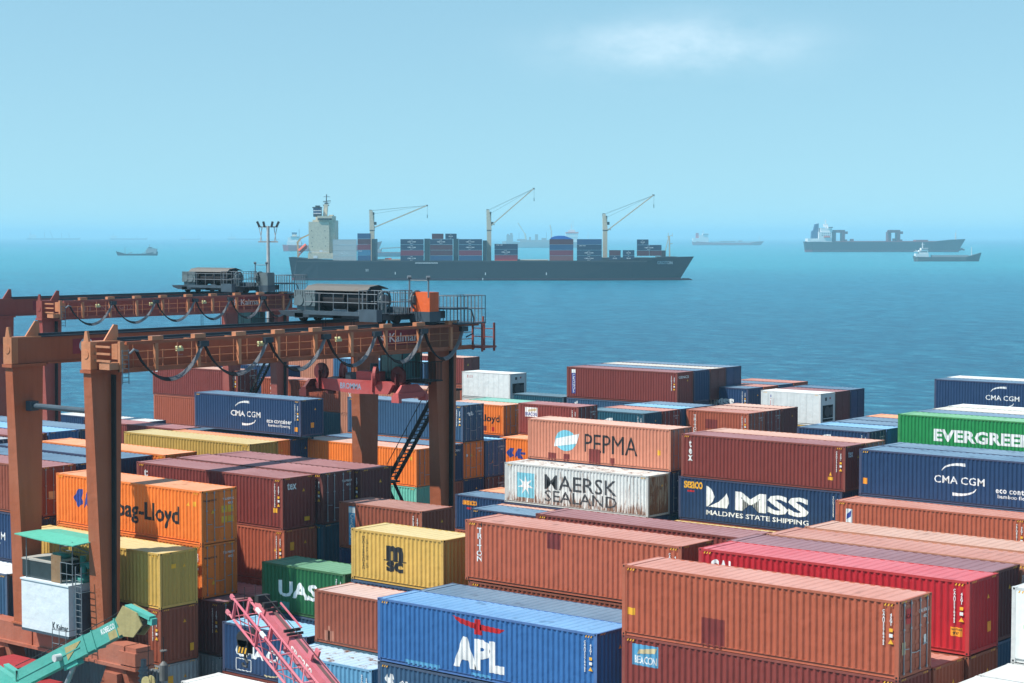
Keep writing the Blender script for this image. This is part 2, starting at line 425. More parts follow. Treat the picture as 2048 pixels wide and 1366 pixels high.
EAGLE = ([(0,1),(0.46,0.72),(0.46,0.38),(0.14,0.62),(0.54,0.72),(1,0.62),(0.9,0.36),(0.54,0.38),(0.44,1.0),(0.55,1.0),(0.58,0.1),(0.42,0.1)],
         [(0,3,2,1),(4,7,6,5),(8,11,10,9)])
SAIL = ([(0,0.0),(0,1.0),(0.16,0.92),(0.30,0.72),(0.36,0.50),(0.30,0.28),(0.06,0.0),(0.10,0.0),(0.92,0.0),(1.0,0.25),(0.98,0.50),(0.90,0.74),(0.80,0.55),(0.55,0.28)],
        [(0,1,2,3,4,5,6),(7,8,9,13),(9,10,12,13),(10,11,12)])
HLLOGO = ([(0,0.52),(0.22,0.95),(0.42,0.95),(0.34,0.52),(0.42,0.30),(0.20,0.08),(0.50,0.52),(0.62,0.95),(0.84,0.95),(0.78,0.66),(1.0,0.66),(1.0,0.46),(0.76,0.46),(0.92,0.08),(0.66,0.08),(0.56,0.30),(0.46,0.08)],
          [(0,1,2,3,4,5),(6,7,8,9,12,15),(9,10,11,12),(12,13,14,15),(6,15,16)])
HORSE = ([(0,0.72),(0.14,0.80),(0.26,0.95),(0.30,0.78),(0.46,0.78),(0.54,1.0),(0.70,0.96),(0.82,0.70),(0.66,0.74),(0.74,0.56),(0.88,0.58),(1.0,0.34),(0.82,0.46),(0.84,0.22),(0.68,0.42),(0.62,0.26),(0.42,0.22),(0.28,0.34),(0.24,0.58)],
         [(0,1,18),(1,2,3,18),(3,4,17,18),(4,16,17),(4,14,15,16),(4,5,9,14),(5,6,8,9),(6,7,8),(9,10,12,14),(10,11,12),(12,13,14)])
TRI = ([(0,0),(1,0),(0.5,1)], [(0,1,2)])
RECT = ([(0,0),(1,0),(1,1),(0,1)], [(0,1,2,3)])
BAND = ([(0,0.16),(0.92,0.42),(1,0.98),(0.08,0.62)], [(0,1,2,3)])
PARA = ([(0,0),(1,0.75),(1,1),(0,0.25)], [(0,1,2,3)])
def decal(parent, L, h, shape, u0, u1, v0, v1, mat, name='lettering', layer=1, face='side', flat=False):
    """lay a flat shape on the wall: u along the length (0..1), v up (0..1); it follows the ridges"""
    key = ('dec', id(shape[0]), L, h, u0, u1, v0, v1, layer, face, flat)
    def f():
        pts, fs = shape
        bm = bmesh.new()
        if face == 'side': P = [Vector((-L/2+L*(u0+(u1-u0)*x), 0, h*(v0+(v1-v0)*z))) for x, z in pts]
        else: P = [Vector((0, -HW+W*(u0+(u1-u0)*x), h*(v0+(v1-v0)*z))) for x, z in pts]
        vs = [bm.verts.new(p) for p in P]
        for q in fs:
            try: bm.faces.new([vs[i] for i in q])
            except ValueError: pass
        ax = 0 if face == 'side' else 1
        half = (L/2-0.17) if face == 'side' else (HW-0.16)
        n, p = waves(2*half)
        if not flat:
            a, b = min(v.co[ax] for v in bm.verts), max(v.co[ax] for v in bm.verts)
            for k in range(math.floor((a+half)/(p/4)), math.ceil((b+half)/(p/4))+1):
                x = -half+k*p/4
                if a < x < b:
                    co = Vector((x, 0, 0)) if ax == 0 else Vector((0, x, 0)); no = Vector((1, 0, 0)) if ax == 0 else Vector((0, 1, 0))
                    bmesh.ops.bisect_plane(bm, geom=bm.verts[:]+bm.edges[:]+bm.faces[:], plane_co=co, plane_no=no, dist=1e-5)
        for v in bm.verts:
            d = OUT if flat else prof(v.co[ax]+1e-7, -half, p)
            if face == 'side': v.co.y = -HW+d-0.005*layer
            else: v.co.x = L/2-d+0.005*layer if not flat else L/2+0.004*layer-0.004
        me = bpy.data.meshes.new(name); bm.normal_update(); bm.to_mesh(me); bm.free()
        return me
    return link(cached(key, f), name, mat, parent)

FLATSIDE = ()
def logo_marks(o, L, h, marks):
    for mk in marks:
        kind = mk[0]
        D = lambda *a, **k: decal(o, L, h, *a, **k)
        if kind == 'cma':        # letters with two swooshes, at u0..u1, v0..v1 of the letters
            _, u0, u1, v0, v1 = mk; du, dv = u1-u0, v1-v0
            D(text_tris('CMA CGM', bold=0.012), u0, u1, v0, v1, white_mark)
            D(SWOOSH, u0+0.16*du, u0+0.60*du, v1+0.55*dv, v1+1.8*dv, white_mark, name='logo')
            D(SWOOSH_LOW, u0+0.38*du, u0+0.83*du, v0-1.55*dv, v0-0.3*dv, white_mark, name='logo')
        elif kind == 'eco':
            _, u0, u1, v = mk
            D(text_tris('eco container', bold=0.02), u0, u1, v, v+0.115, white_mark)
            D(text_tris('bamboo flooring', bold=0.01), u0+0.012, u1-0.012, v-0.125, v-0.025, white_mark)
        elif kind == 'text':
            _, s, u0, u1, v0, v1, mt = mk[:7]; bold = mk[7] if len(mk) > 7 else 0.02
            D(text_tris(s, bold=bold), u0, u1, v0, v1, mt, layer=2)
        elif kind == 'vtext':
            _, s, u0, u1, v0, v1, mt = mk[:7]; bold = mk[7] if len(mk) > 7 else 0.02
            D(text_tris(s, vertical=True, bold=bold), u0, u1, v0, v1, mt, layer=2)
        elif kind == 'shape':
            _, sh, u0, u1, v0, v1, mt, nm = mk[:8]; lay = mk[8] if len(mk) > 8 else 1
            D(sh, u0, u1, v0, v1, mt, name=nm, layer=lay)
        elif kind == 'etext':
            _, s, u0, u1, v0, v1, mt = mk
            D(text_tris(s, bold=0.02), u0, u1, v0, v1, mt, face='end', flat=True)
        elif kind == 'eshape':
            _, sh, u0, u1, v0, v1, mt, nm = mk
            D(sh, u0, u1, v0, v1, mt, name=nm, face='end', flat=True)
ID_TXT = ('TCLU 942658 9', 'CAAU 557846 5', 'TRLU 829154 2')
CONTAINERS = []           # (x0, x1, y0, y1, z0, z1)
def container(x, y, zt, L, h, col, end='door', marks=(), label='', group=None, ids=True, haz=None, near=True, roof=None):
    """x, y: front left corner; zt: height of the roof; returns the container"""
    z0 = zt-h
    CONTAINERS.append((x, x+L, y, y+W, z0, zt))
    o = empty('shipping_container', (x+L/2, y+HW, z0), label, 'container', group)
    wm, fm = wall_mat(col), frame_mat(col)
    rf = link(roof_mesh(L, end == 'reefer'), 'roof_panel', roof_mat(roof or col), o); rf.location.z = h
    link(frame_mesh(L, h), 'frame', [fm, dark], o)
    sm = reefer_side_mesh(L, h) if end == 'reefer' else side_mesh(L, h)
    link(sm, 'side_panel', wm, o)
    bk = link(sm, 'side_panel', wm, o); bk.rotation_euler.z = math.pi
    e2 = link(end_mesh(h), 'end_panel', wm, o); e2.rotation_euler.z = math.pi; e2.location.x = -L/2
    if end == 'door':
        for s in (-1, 1):
            d = link(door_mesh(h, s), 'door', wm, o); d.location.x = L/2
            if near:
                for yy in ((-0.86, -0.34) if s < 0 else (0.34, 0.86)): link(rods_mesh(h, yy), 'lock_rod', galv, d)
    elif end == 'reefer':
        r = link(reefer_unit_mesh(h), 'refrigeration_unit', [wm, dark, grey_mark, red_mark], o); r.location.x = L/2
    else:
        e = link(end_mesh(h), 'end_panel', paint('paint rusted end', (0.30, 0.24, 0.18), 0.8, bleed=0.95, streak=0.7) if col == 'rustywhite' else wm, o); e.location.x = L/2
    if haz if haz is not None else (h > 2.7 and near): link(hazard_mesh(L, h), 'hazard_marking', yellow_mark, o)
    if ids and end != 'reefer':
        u = 1-0.62/L; s = ID_TXT[len(CONTAINERS) % 3]
        decal(o, L, h, text_tris(s.replace(' ', ''), vertical=True, bold=0.03), u-0.05/L, u+0.05/L, 0.42, 0.88, white_mark, name='serial_number', flat=True)
        if near:
            uu = 1-0.33/L
            decal(o, L, h, text_tris('45G1' if h > 2.7 else '22G1', vertical=True, bold=0.03), uu-0.05/L, uu+0.05/L, 0.68, 0.84, white_mark, name='serial_number', flat=True)
            decal(o, L, h, RECT, uu-0.07/L, uu+0.07/L, 0.60, 0.645, yellow_mark, name='sticker', flat=True)
            decal(o, L, h, RECT, uu-0.07/L, uu+0.07/L, 0.53, 0.575, white_mark, name='sticker', flat=True)
            decal(o, L, h, TRI, uu-0.11/L, uu+0.11/L, 0.445, 0.505, yellow_mark, name='warning_sticker', flat=True)
    if end == 'wall' and near:
        decal(o, L, h, TRI, 0.60, 0.68, 0.70, 0.76, yellow_mark, name='warning_sticker', face='end', flat=True)
    if end == 'door' and near:
        decal(o, L, h, text_tris(ID_TXT[len(CONTAINERS) % 3], bold=0.02), 0.60, 0.92, 0.78, 0.825, white_mark, name='serial_number', face='end', flat=True)
        decal(o, L, h, text_tris('45G1' if h > 2.7 else '22G1', bold=0.02), 0.74, 0.88, 0.70, 0.745, white_mark, name='serial_number', face='end', flat=True)
    logo_marks(o, L, h, marks)
    return o
# ------------------------------------------------------------------ the yard
M40, S20 = 12.192, 6.058
HC, ST = 2.80, 2.49
def T(n): return 2.82*n+0.02                  # roof heights of stacks of tall and of standard boxes
def S(n): return 2.50*n+0.02
GRP = 'containers stacked in the yard'
def C(x, y, zt, L, h, col, end='door', marks=(), label='', **k): return container(x, y, zt, L, h, col, end, marks, label, GRP, **k)
def cma_std(w=1.0): return [('cma', .353, .633, .42, .58), ('eco', .69, .915, .31), ('shape', RECT, .945, .972, .13, .25, orange_mark, 'warning_sticker')]

# right front bay
C(-44.66, 60.28, T(4)-.02, M40, HC, 'rust', 'door', [
  ('shape', RECT, .31, .395, .03, .42, patch_mark, 'paint_patch'), ('shape', RECT, .022, .05, .30, .40, yellow_mark, 'sticker'),
  ('eshape', RECT, .22, .40, .68, .88, red_mark, 'placard'), ('etext', 'CAI', .23, .39, .75, .81, white_mark),
  ('eshape', RECT, .10, .20, .30, .46, cream_mark, 'sticker'), ('eshape', RECT, .76, .83, .36, .48, white_mark, 'sticker')],
  'rust brown container with grey door bars and a maroon patch, nearest at lower right')
C(-44.66, 60.28, T(3), M40, HC, 'maroon', 'wall', [
  ('shape', RECT, .042, .142, .60, .90, mid_mark, 'placard'), ('shape', BAND, .062, .138, .74, .88, cream_mark, 'logo', 2), ('text', 'BEACON', .050, .138, .63, .74, white_mark)],
  'reddish container reading BEACON on a blue placard, under the rust brown box', ids=False)
C(-44.6, 62.80, T(3), M40, HC, 'rust', 'wall', [], 'low container whose pinkish roof shows behind the doors of the nearest rust brown box', ids=False)
C(-44.45, 65.30, T(4)+.02, M40, HC, 'red', 'wall', [('text', 'CAI', .045, .13, .62, .86, white_mark, .05),
  ('shape', RECT, .935, .975, .24, .36, orange_mark, 'warning_sticker'), ('text', 'CAUTION', .937, .973, .32, .345, black_mark),
  ('text', '9\'6"', .945, .965, .26, .30, black_mark), ('eshape', RECT, .62, .74, .24, .38, orange_mark, 'warning_sticker')],
  'bright red container reading CAI, behind the nearest rust brown one')
C(-44.45, 65.30, T(3), M40, HC, 'brown', 'wall', [], 'dark brown container directly under the bright red one')
C(-44.80, 67.88, T(4)-.02, M40, HC, 'plum', 'wall', [], 'container with a dull mauve roof right behind the bright red one')
C(-44.40, 70.45, T(4), M40, HC, 'tan', 'wall', [], 'container with a dusty tan roof behind the mauve roofed one at right', roof='rust')
C(-44.10, 73.10, T(4)+.02, M40, HC, 'tan', 'wall', [], 'container with a tan roof, farthest of the four flush roofs at lower right', roof='tan')
C(-30.68, 65.50, T(4), M40, HC, 'white', 'reefer', [('text', 'S', .045, .075, .52, .62, sky_mark, .05), ('shape', PARA, .040, .12, .46, .66, green_mark, 'logo')],
  'white refrigerated container with a blue S and green stripe at the right frame edge', ids=False)
C(-30.68, 62.88, T(3), M40, HC, 'white', 'reefer', [], 'white roofed container below the refrigerated one at the lower right corner', ids=False)
C(-30.68, 60.30, T(3), M40, HC, 'white', 'reefer', [], 'white roofed container touching the bottom edge at the far right', ids=False)
C(-30.68, 65.50, T(3), M40, HC, 'white', 'reefer', [], 'white container under the refrigerated one with the blue S', ids=False)
# middle front bay
C(-58.32, 60.60, 8.24, M40, HC-.01, 'blue', 'wall', [
  ('text', 'APL', .365, .60, .14, .62, white_mark, .06), ('shape', EAGLE, .36, .60, .66, .92, red_mark, 'logo'),
  ('shape', RECT, .135, .30, .03, .10, mid_mark, 'paint_patch'), ('shape', RECT, .45, .54, .04, .09, mid_mark, 'paint_patch')],
  'bright blue container reading APL under a red eagle')
C(-58.32, 60.60, 5.40, M40, HC-.02, 'slate', 'wall', [('shape', HORSE, .03, .09, .50, .84, white_mark, 'logo'), ('text', 'CRONOS', .105, .27, .56, .76, white_mark, .0)],
  'dark blue container reading CRONOS at the bottom edge, under the APL one')
C(-58.32, 63.15, 8.20, M40, HC, 'slate', 'wall', [], 'container with a plain dark blue roof, just behind the APL one', roof='navy', ids=False)
C(-58.25, 66.40, 11.06, M40, HC, 'rust', 'wall', [('vtext', 'TRITON', .058, .084, .33, .89, white_mark, .03), ('shape', RECT, .40, .46, .70, .97, patch_mark, 'paint_patch'), ('shape', RECT, .075, .085, .91, .99, dark, 'vent')],
  'dented rust orange container with TRITON down its left end, in the middle foreground', roof='rust')
C(-58.1, 66.45, 8.22, M40, HC, 'brown', 'wall', [('vtext', 'TRITON', .058, .084, .33, .84, white_mark, .03)], 'rust brown container under the big TRITON one, only its top letter showing')
C(-59.4, 73.0, 10.5, M40, HC, 'maroon', 'wall', [], 'long container with a rosy maroon roof, between the TRITON and MSS ones', ids=False)
# twenty foot bay
C(-65.62, 66.35, S(4)-.08, S20, ST, 'yellow', 'wall', [('text', 'm', .39, .575, .46, .76, black_mark, .06), ('text', 'sc', .39, .575, .25, .46, black_mark, .05),
  ('shape', RECT, .36, .60, .455, .475, black_mark, 'logo'), ('vtext', 'MEDITERRANEAN', .125, .145, .22, .88, black_mark, .0), ('vtext', 'SHIPPING CO', .165, .185, .26, .82, black_mark, .0)],
  'short yellow container reading msc in black letters', roof='yellow', ids=False)
C(-72.9, 72.8, S(4)-.10, S20, ST, 'brown', 'wall', [('shape', RECT, .12, .19, .08, .92, mid_mark, 'placard'), ('shape', RECT, .12, .19, .78, .90, white_mark, 'sticker', 2), ('vtext', 'CRONOS', .13, .18, .10, .76, white_mark)],
  'short brown container with a blue upright CRONOS strip, behind the yellow msc one')
C(-72.9, 72.8, S(3)-.12, S20, ST, 'navy', 'wall', [('shape', HORSE, .12, .25, .30, .80, white_mark, 'logo')], 'shaded navy container with a white winged logo under the CRONOS strip', ids=False)
C(-64.96, 63.2, 7.45, S20, ST, 'brown', 'wall', [('shape', RECT, .10, .21, .05, .25, tan_mark, 'paint_patch'), ('shape', RECT, .14, .17, .05, .34, tan_mark, 'paint_patch')],
  'short chocolate brown container with pale paint patches, left of the APL one', roof='dusty', ids=False)
C(-64.96, 63.2, 4.94, S20, ST, 'teal', 'wall', [], 'grey green container under the short chocolate brown one')
C(-72.95, 67.2, 7.38, S20, ST, 'darkgreen', 'wall', [('text', 'UASC', .20, .86, .34, .68, white_mark, .03), ('shape', RECT, .22, .33, .06, .24, teal_mark, 'paint_patch')],
  'dark green container reading UASC behind the pink lattice boom', roof='darkgreen')
C(-72.95, 67.2, 4.87, S20, ST, 'slate', 'wall', [], 'dark blue container under the green UASC one', ids=False)
C(-72.1, 63.72, 4.90, S20, ST, 'navy', 'wall', [('text', 'CMA CGM', .16, .86, .36, .60, white_mark, .04), ('shape', RECT, .16, .34, .31, .325, white_mark, 'logo'), ('shape', RECT, .16, .168, .08, .32, white_mark, 'logo'),
  ('shape', RECT, .34, .348, .08, .32, white_mark, 'logo'), ('shape', RECT, .16, .348, .08, .095, white_mark, 'logo'), ('shape', SWOOSH_LOW, .50, .68, .05, .16, cream_mark, 'logo')],
  'faded navy container reading CMA CGM directly behind the pink boom tip', roof='skyblue')
C(-65.0, 60.85, 4.85, S20, ST, 'skyblue', 'wall', [], 'light blue container with a rusty streaked roof beside the pink boom', roof='rustblue')
C(-71.9, 60.85, 2.42, S20, ST, 'white', 'wall', [], 'container with a ribbed white roof at the bottom edge, left of the pink boom', ids=False)
# bay under the near crane
C(-87.5, 65.2, 11.02, M40, HC, 'orange', 'door', [('shape', HLLOGO, .125, .29, .34, .76, blue_mark, 'logo'), ('text', 'Hapag-Lloyd', .315, .855, .22, .66, black_mark, .022),
  ('shape', TRI, .90, .925, .70, .77, yellow_mark, 'warning_sticker'), ('shape', RECT, .945, .965, .70, .79, yellow_mark, 'sticker'),
  ('etext', 'Hapag-Lloyd', .06, .42, .78, .83, black_mark), ('eshape', RECT, .56, .72, .55, .68, yellow_mark, 'sticker'), ('eshape', RECT, .74, .90, .55, .68, yellow_mark, 'sticker'),
  ('eshape', RECT, .56, .72, .36, .48, yellow_mark, 'sticker'), ('eshape', RECT, .74, .90, .36, .48, yellow_mark, 'sticker'), ('eshape', TRI, .27, .37, .56, .63, yellow_mark, 'warning_sticker')],
  'bright orange container reading Hapag-Lloyd, seen through the legs of the nearest crane', ids=False)
C(-87.5, 65.2, 8.20, M40, HC, 'orange', 'door', [('etext', 'Hapag-Lloyd', .06, .42, .72, .77, black_mark), ('eshape', TRI, .27, .37, .24, .33, yellow_mark, 'warning_sticker')],
  'orange container whose doors show directly under the big Hapag-Lloyd one')
C(-86.1, 65.2, 5.38, M40, HC, 'plum', 'door', [('eshape', RECT, .30, .42, .68, .82, magenta_mark, 'placard'), ('etext', 'CAI', .31, .41, .72, .78, white_mark)],
  'dark maroon container with a purple sign on its doors, below the two orange ones')
C(-86.1, 65.2, 2.56, M40, 2.54, 'grey', 'wall', [], 'pale grey blue container on the ground below the maroon doors')
C(-86.2, 61.35, 8.40, M40, HC, 'yellow', 'wall', [('text', 'm', .40, .47, .45, .72, black_mark, .06), ('text', 'sc', .40, .47, .25, .45, black_mark, .05),
  ('shape', TRI, .905, .925, .46, .53, yellow_mark, 'warning_sticker'), ('eshape', RECT, .30, .42, .70, .78, yellow_mark, 'sticker')],
  'long mustard yellow container behind the white power unit of the near crane', ids=False)
C(-86.2, 61.35, 5.58, M40, HC, 'brown', 'wall', [('eshape', RECT, .78, .88, .16, .30, yellow_mark, 'sticker')], 'brown container under the long mustard yellow one')
C(-86.2, 61.35, 2.76, M40, 2.74, 'grey', 'wall', [('eshape', RECT, .18, .32, .55, .78, yellow_mark, 'sticker')], 'grey blue container on the ground, by the hook of the turquoise crane')
C(-87.1, 70.55, 11.20, M40, HC, 'maroon', 'wall', [('vtext', 'tex', .045, .085, .45, .86, white_mark, .03), ('shape', RECT, .935, .965, .32, .41, yellow_mark, 'warning_sticker'),
  ('etext', 'tex', .14, .42, .76, .90, white_mark), ('eshape', RECT, .66, .82, .12, .20, yellow_mark, 'sticker')],
  'maroon container reading tex on its shaded end, behind the orange Hapag-Lloyd one')
C(-87.0, 70.55, 8.38, M40, HC, 'rust', 'wall', [('shape', TRI, .93, .95, .58, .65, yellow_mark, 'warning_sticker'), ('eshape', RECT, .18, .30, .60, .76, yellow_mark, 'sticker')],
  'red brown container under the maroon tex one')
C(-87.0, 70.55, 5.56, M40, HC, 'rust', 'wall', [], 'reddish container low in the stack, seen left of the green UASC one', ids=False)
C(-86.6, 73.08, 11.26, M40, HC, 'plum', 'door', [], 'dark plum container with barred doors, second of the three flush maroon roofs', roof='maroon')
C(-86.6, 73.08, 8.44, M40, HC, 'teal', 'wall', [], 'shaded grey blue container below the plum doors', ids=False)
C(-86.2, 75.62, 11.26, M40, HC, 'plum', 'wall', [], 'plum container with a plain shaded end, farthest of the three flush maroon roofs', roof='maroon')
C(-86.4, 67.90, 5.30, M40, HC, 'plum', 'wall', [], 'low dark container with a shaded roof in the gap left of the green UASC one', ids=False)
C(-100.72, 64.92, 11.25, M40, HC, 'brown', 'door', [('shape', RECT, .955, .97, .10, .20, yellow_mark, 'sticker'), ('eshape', TRI, .72, .84, .66, .74, orange_mark, 'warning_sticker'), ('eshape', RECT, .22, .40, .34, .50, cream_mark, 'sticker')],
  'reddish brown container with barred doors, left of the big orange one', roof='maroon')
C(-100.72, 64.92, 8.43, M40, HC, 'navy', 'wall', [('cma', .46, .72, .42, .58), ('eco', .80, .99, .31)], 'navy container lettered eco container, cut by the left frame edge')
C(-100.3, 62.3, 5.64, M40, HC, 'slate', 'wall', [], 'container with a bright white roof at the left edge beside the crane leg', roof='white', ids=False)
C(-100.7, 67.45, 11.25, M40, HC, 'navy', 'wall', [], 'container with a dusty blue roof behind the reddish brown one at left', ids=False)
C(-100.7, 70.48, 11.26, M40, HC, 'navy', 'wall', [], 'second container with a dusty blue roof left of the maroon tex one', haz=False)
C(-99.7, 73.02, 11.33, M40, HC, 'orange', 'wall', [], 'container with a peach orange roof behind the two dusty blue roofs', ids=False)
C(-100.4, 80.3, 11.30, M40, HC, 'yellow', 'wall', [], 'container with a long olive yellow roof between two orange roofs at left', ids=False)
C(-115.5, 71.35, 11.2, M40, HC, 'slate', 'door', [], 'container with a dark end and grey roof, cut by the left frame edge', roof='grey', ids=False)
C(-115.5, 73.88, 11.33, M40, HC, 'maroon', 'wall', [], 'container with a dull red roof behind the left crane leg', ids=False)
C(-115.5, 76.42, 11.36, M40, HC, 'blue', 'wall', [], 'container with a bright light blue roof at left', roof='skyblue')
C(-115.5, 78.95, 11.36, M40, HC, 'slate', 'wall', [], 'container with a grey blue roof beyond the bright light blue one', ids=False)
# second block: row behind the near crane
C(-118.6, 98.6, 8.66, M40, HC, 'orange', 'wall', [], 'orange container in front of and below the CMA CGM one at left', ids=False)
C(-117.5, 101.1, 11.72, M40, HC, 'navy', 'wall', cma_std()+[('eshape', RECT, .44, .58, .22, .36, orange_mark, 'sticker')], 'navy container reading CMA CGM eco container, left of the red spreader')
C(-118.6, 101.1, 8.66, M40, HC, 'navy', 'wall', [], 'container with a dark roof strip below the left CMA CGM one', ids=False)
C(-124.4-6.6, 100.5, 8.70, M40+6.6-6.6, HC, 'maroon', 'wall', [], 'container with a dusty maroon roof left of the CMA CGM one', ids=False)
C(-107.2, 102.9, 8.55, M40, HC, 'orange', 'door', [('text', 'Hapag-Lloyd', .30, .80, .20, .50, black_mark, .02), ('shape', RECT, .945, .965, .70, .79, yellow_mark, 'sticker'), ('eshape', RECT, .68, .92, .50, .66, cream_mark, 'sticker'), ('eshape', RECT, .68, .92, .28, .42, cream_mark, 'sticker')],
  'orange container behind the black stairs of the near crane', roof='salmon', ids=False)
C(-107.2, 102.9, 5.73, M40, HC, 'mint', 'wall', [], 'mint green container under the orange one by the black stairs', ids=False)
C(-107.0, 105.45, 8.60, M40, HC, 'navy', 'wall', [('etext', 'CMAU', .60, .85, .80, .86, white_mark)], 'navy container with a blue roof between the orange ones behind the crane', ids=False)
C(-107.1, 107.95, 11.45, M40, HC, 'slate', 'door', [('shape', HORSE, .04, .10, .60, .86, white_mark, 'logo'), ('shape', RECT, .735, .805, .28, .62, bluepaint_mark, 'paint_patch'), ('eshape', HORSE, .18, .52, .66, .82, white_mark, 'logo')],
  'grey blue container with a bright blue patch and white winged logo, behind the black stairs')
C(-107.1, 107.95, 8.63, M40, HC, 'orange', 'door', [('eshape', DISC, .14, .24, .60, .68, white_mark, 'sticker'), ('eshape', TRI, .34, .46, .60, .68, yellow_mark, 'warning_sticker')],
  'orange container doors under the grey blue one right of the crane leg')
C(-107.1, 107.95, 5.81, M40, HC, 'navy', 'wall', [], 'navy container end under the orange doors right of the crane leg')
C(-107.05, 110.5, 8.55, M40, HC, 'mid', 'door', [('eshape', TRI, .30, .40, .38, .46, orange_mark, 'warning_sticker')], 'medium blue container doors right of the orange doors', roof='skyblue')
C(-107.05, 110.5, 5.73, M40, HC, 'plum', 'door', [], 'dark maroon doors under the medium blue ones')
C(-106.6, 119.4, 10.35, S20, ST, 'orange', 'door', [('text', 'Hapag-Lloyd', .12, .93, .36, .66, black_mark, .02), ('shape', RECT, .63, .69, .12, .28, patch_mark, 'paint_patch'), ('shape', RECT, .79, .83, .12, .26, red_mark, 'sticker')],
  'short orange container reading Hapag-Lloyd below the white refrigerated one', roof='salmon', ids=False)
C(-106.5, 121.95, 10.38, S20, ST, 'mint', 'wall', [], 'container with a mint green roof behind the short orange one', ids=False)
C(-106.6, 119.4, 7.84, S20, ST, 'navy', 'wall', [], 'container with a dark blue roof corner under the short orange one', ids=False)
C(-96.66, 114.35, 8.44, S20, ST, 'orange', 'wall', [('shape', HLLOGO, .10, .42, .34, .70, blue_mark, 'logo'), ('text', 'Hap', .56, .93, .24, .58, black_mark, .02)],
  'orange container with a blue arrow logo, partly hidden by the PEPMA one', ids=False)
C(-96.66, 114.35, 5.93, S20, ST, 'orange', 'wall', [], 'orange container below the blue arrow logo, left of the MAERSK one', ids=False)
C(-96.9, 116.9, 10.95, S20, ST, 'maroon', 'door', [('shape', RECT, .11, .32, .58, .88, white_mark, 'placard'), ('shape', BAND, .16, .31, .72, .86, cream_mark, 'logo', 2), ('text', 'BEACON', .12, .31, .61, .72, blue_mark)],
  'short maroon container with a white BEACON placard behind the PEPMA one', roof='maroon')
C(-90.7, 102.3, 5.7, S20, ST, 'navy', 'wall', [('text', 'seaco', .12, .34, .72, .86, orange_mark, .05), ('shape', RECT, .18, .26, .60, .66, red_mark, 'logo')],
  'navy container with a small yellow seaco mark, lower left of the MAERSK one', ids=False)
C(-90.6, 104.85, 5.72, S20, ST, 'salmon', 'wall', [], 'container with a peach roof behind the small seaco one', roof='orange', ids=False)
# MAERSK bay
C(-83.2, 95.4, 6.12, M40, HC, 'navy', 'wall', [], 'container with a plain blue roof in front of the MAERSK one', ids=False)
C(-84.75, 98.1, 5.75, M40, HC, 'tan', 'wall', [], 'container with a narrow tan roof strip right below the MAERSK one', ids=False)
C(-84.7, 100.7, 8.60, M40, HC-.06, 'rustywhite', 'wall', [('shape', RECT, .09, .215, .16, .78, sky_mark, 'logo'), ('shape', STAR, .092, .212, .22, .72, white_mark, 'logo', 2),
  ('text', 'MAERSK', .29, .79, .43, .80, grey_mark, .006), ('text', 'SEALAND', .29, .79, .13, .41, grey_mark, .005)],
  'rust streaked white container reading MAERSK SEALAND', ids=False)
C(-84.7, 103.22, 11.46, M40, HC, 'salmon', 'door', [('shape', DISC, .20, .35, .26, .78, sky_mark, 'logo'), ('shape', BAND, .19, .37, .28, .72, white_mark, 'logo', 2),
  ('text', 'PEPMA', .41, .775, .29, .73, black_mark, -.004), ('shape', RECT, .15, .205, .02, .19, patch_mark, 'paint_patch'), ('shape', RECT, .26, .303, .02, .19, patch_mark, 'paint_patch'),
  ('shape', RECT, .44, .52, .02, .37, patch_mark, 'paint_patch', 3), ('shape', RECT, .59, .618, .02, .19, patch_mark, 'paint_patch'), ('shape', RECT, .91, .93, .36, .48, yellow_mark, 'sticker')],
  'salmon pink container reading PEPMA with a blue disc', haz=False, roof='salmon', ids=False)
C(-84.7, 103.22, 8.64, M40, HC, 'navy', 'door', [('eshape', HORSE, .30, .70, .62, .82, white_mark, 'logo')], 'navy container doors beside the rusty end of the MAERSK one')
C(-71.3, 102.7, 11.32, M40, HC, 'maroon', 'wall', [('vtext', 'tex', .042, .072, .38, .86, white_mark, .03), ('shape', TRI, .905, .922, .33, .41, yellow_mark, 'warning_sticker'), ('shape', RECT, .90, .928, .23, .30, yellow_mark, 'sticker'), ('etext', 'tex', .14, .38, .74, .88, white_mark)],
  'dark red container with tex down its left end, on top of the MSS one')
C(-71.3, 105.2, 11.32, M40, HC, 'tan', 'door', [], 'container with a dusty tan roof behind the dark red tex one', ids=False)
C(-71.5, 102.7, 8.50, M40, HC, 'navy', 'wall', [('text', 'seaco', .035, .155, .74, .91, yellow_mark, .025), ('shape', RECT, .055, .10, .66, .70, red_mark, 'logo'), ('shape', SAIL, .178, .32, .36, .84, white_mark, 'logo'),
  ('text', 'MSS', .36, .806, .34, .78, white_mark, .035), ('text', 'MALDIVES STATE SHIPPING', .178, .806, .17, .28, white_mark, .02)],
  'navy container reading MSS MALDIVES STATE SHIPPING', haz=False)
C(-71.4, 100.0, 5.66, M40, HC, 'yellow', 'wall', [], 'container showing only a thin yellow roof strip below the MSS one', ids=False)
C(-58.0, 99.65, 8.45, M40, HC, 'rust', 'wall', [('shape', RECT, .058, .092, .55, .84, white_mark, 'placard'), ('shape', BAND, .062, .088, .58, .82, blue_mark, 'logo', 2)],
  'rust brown container with a small blue and white placard, under the right CMA CGM one', roof='rust')
C(-57.85, 102.15, 11.32, M40, HC, 'navy', 'wall', [('cma', .41, .675, .42, .58), ('eco', .73, .955, .31), ('shape', RECT, .022, .046, .25, .38, orange_mark, 'warning_sticker')],
  'large navy container reading CMA CGM at the right frame edge, below the EVERGREEN one')
C(-57.8, 104.7, 11.33, M40, HC, 'slate', 'wall', [], 'container with a grey blue roof between the right CMA CGM one and EVERGREEN', ids=False)
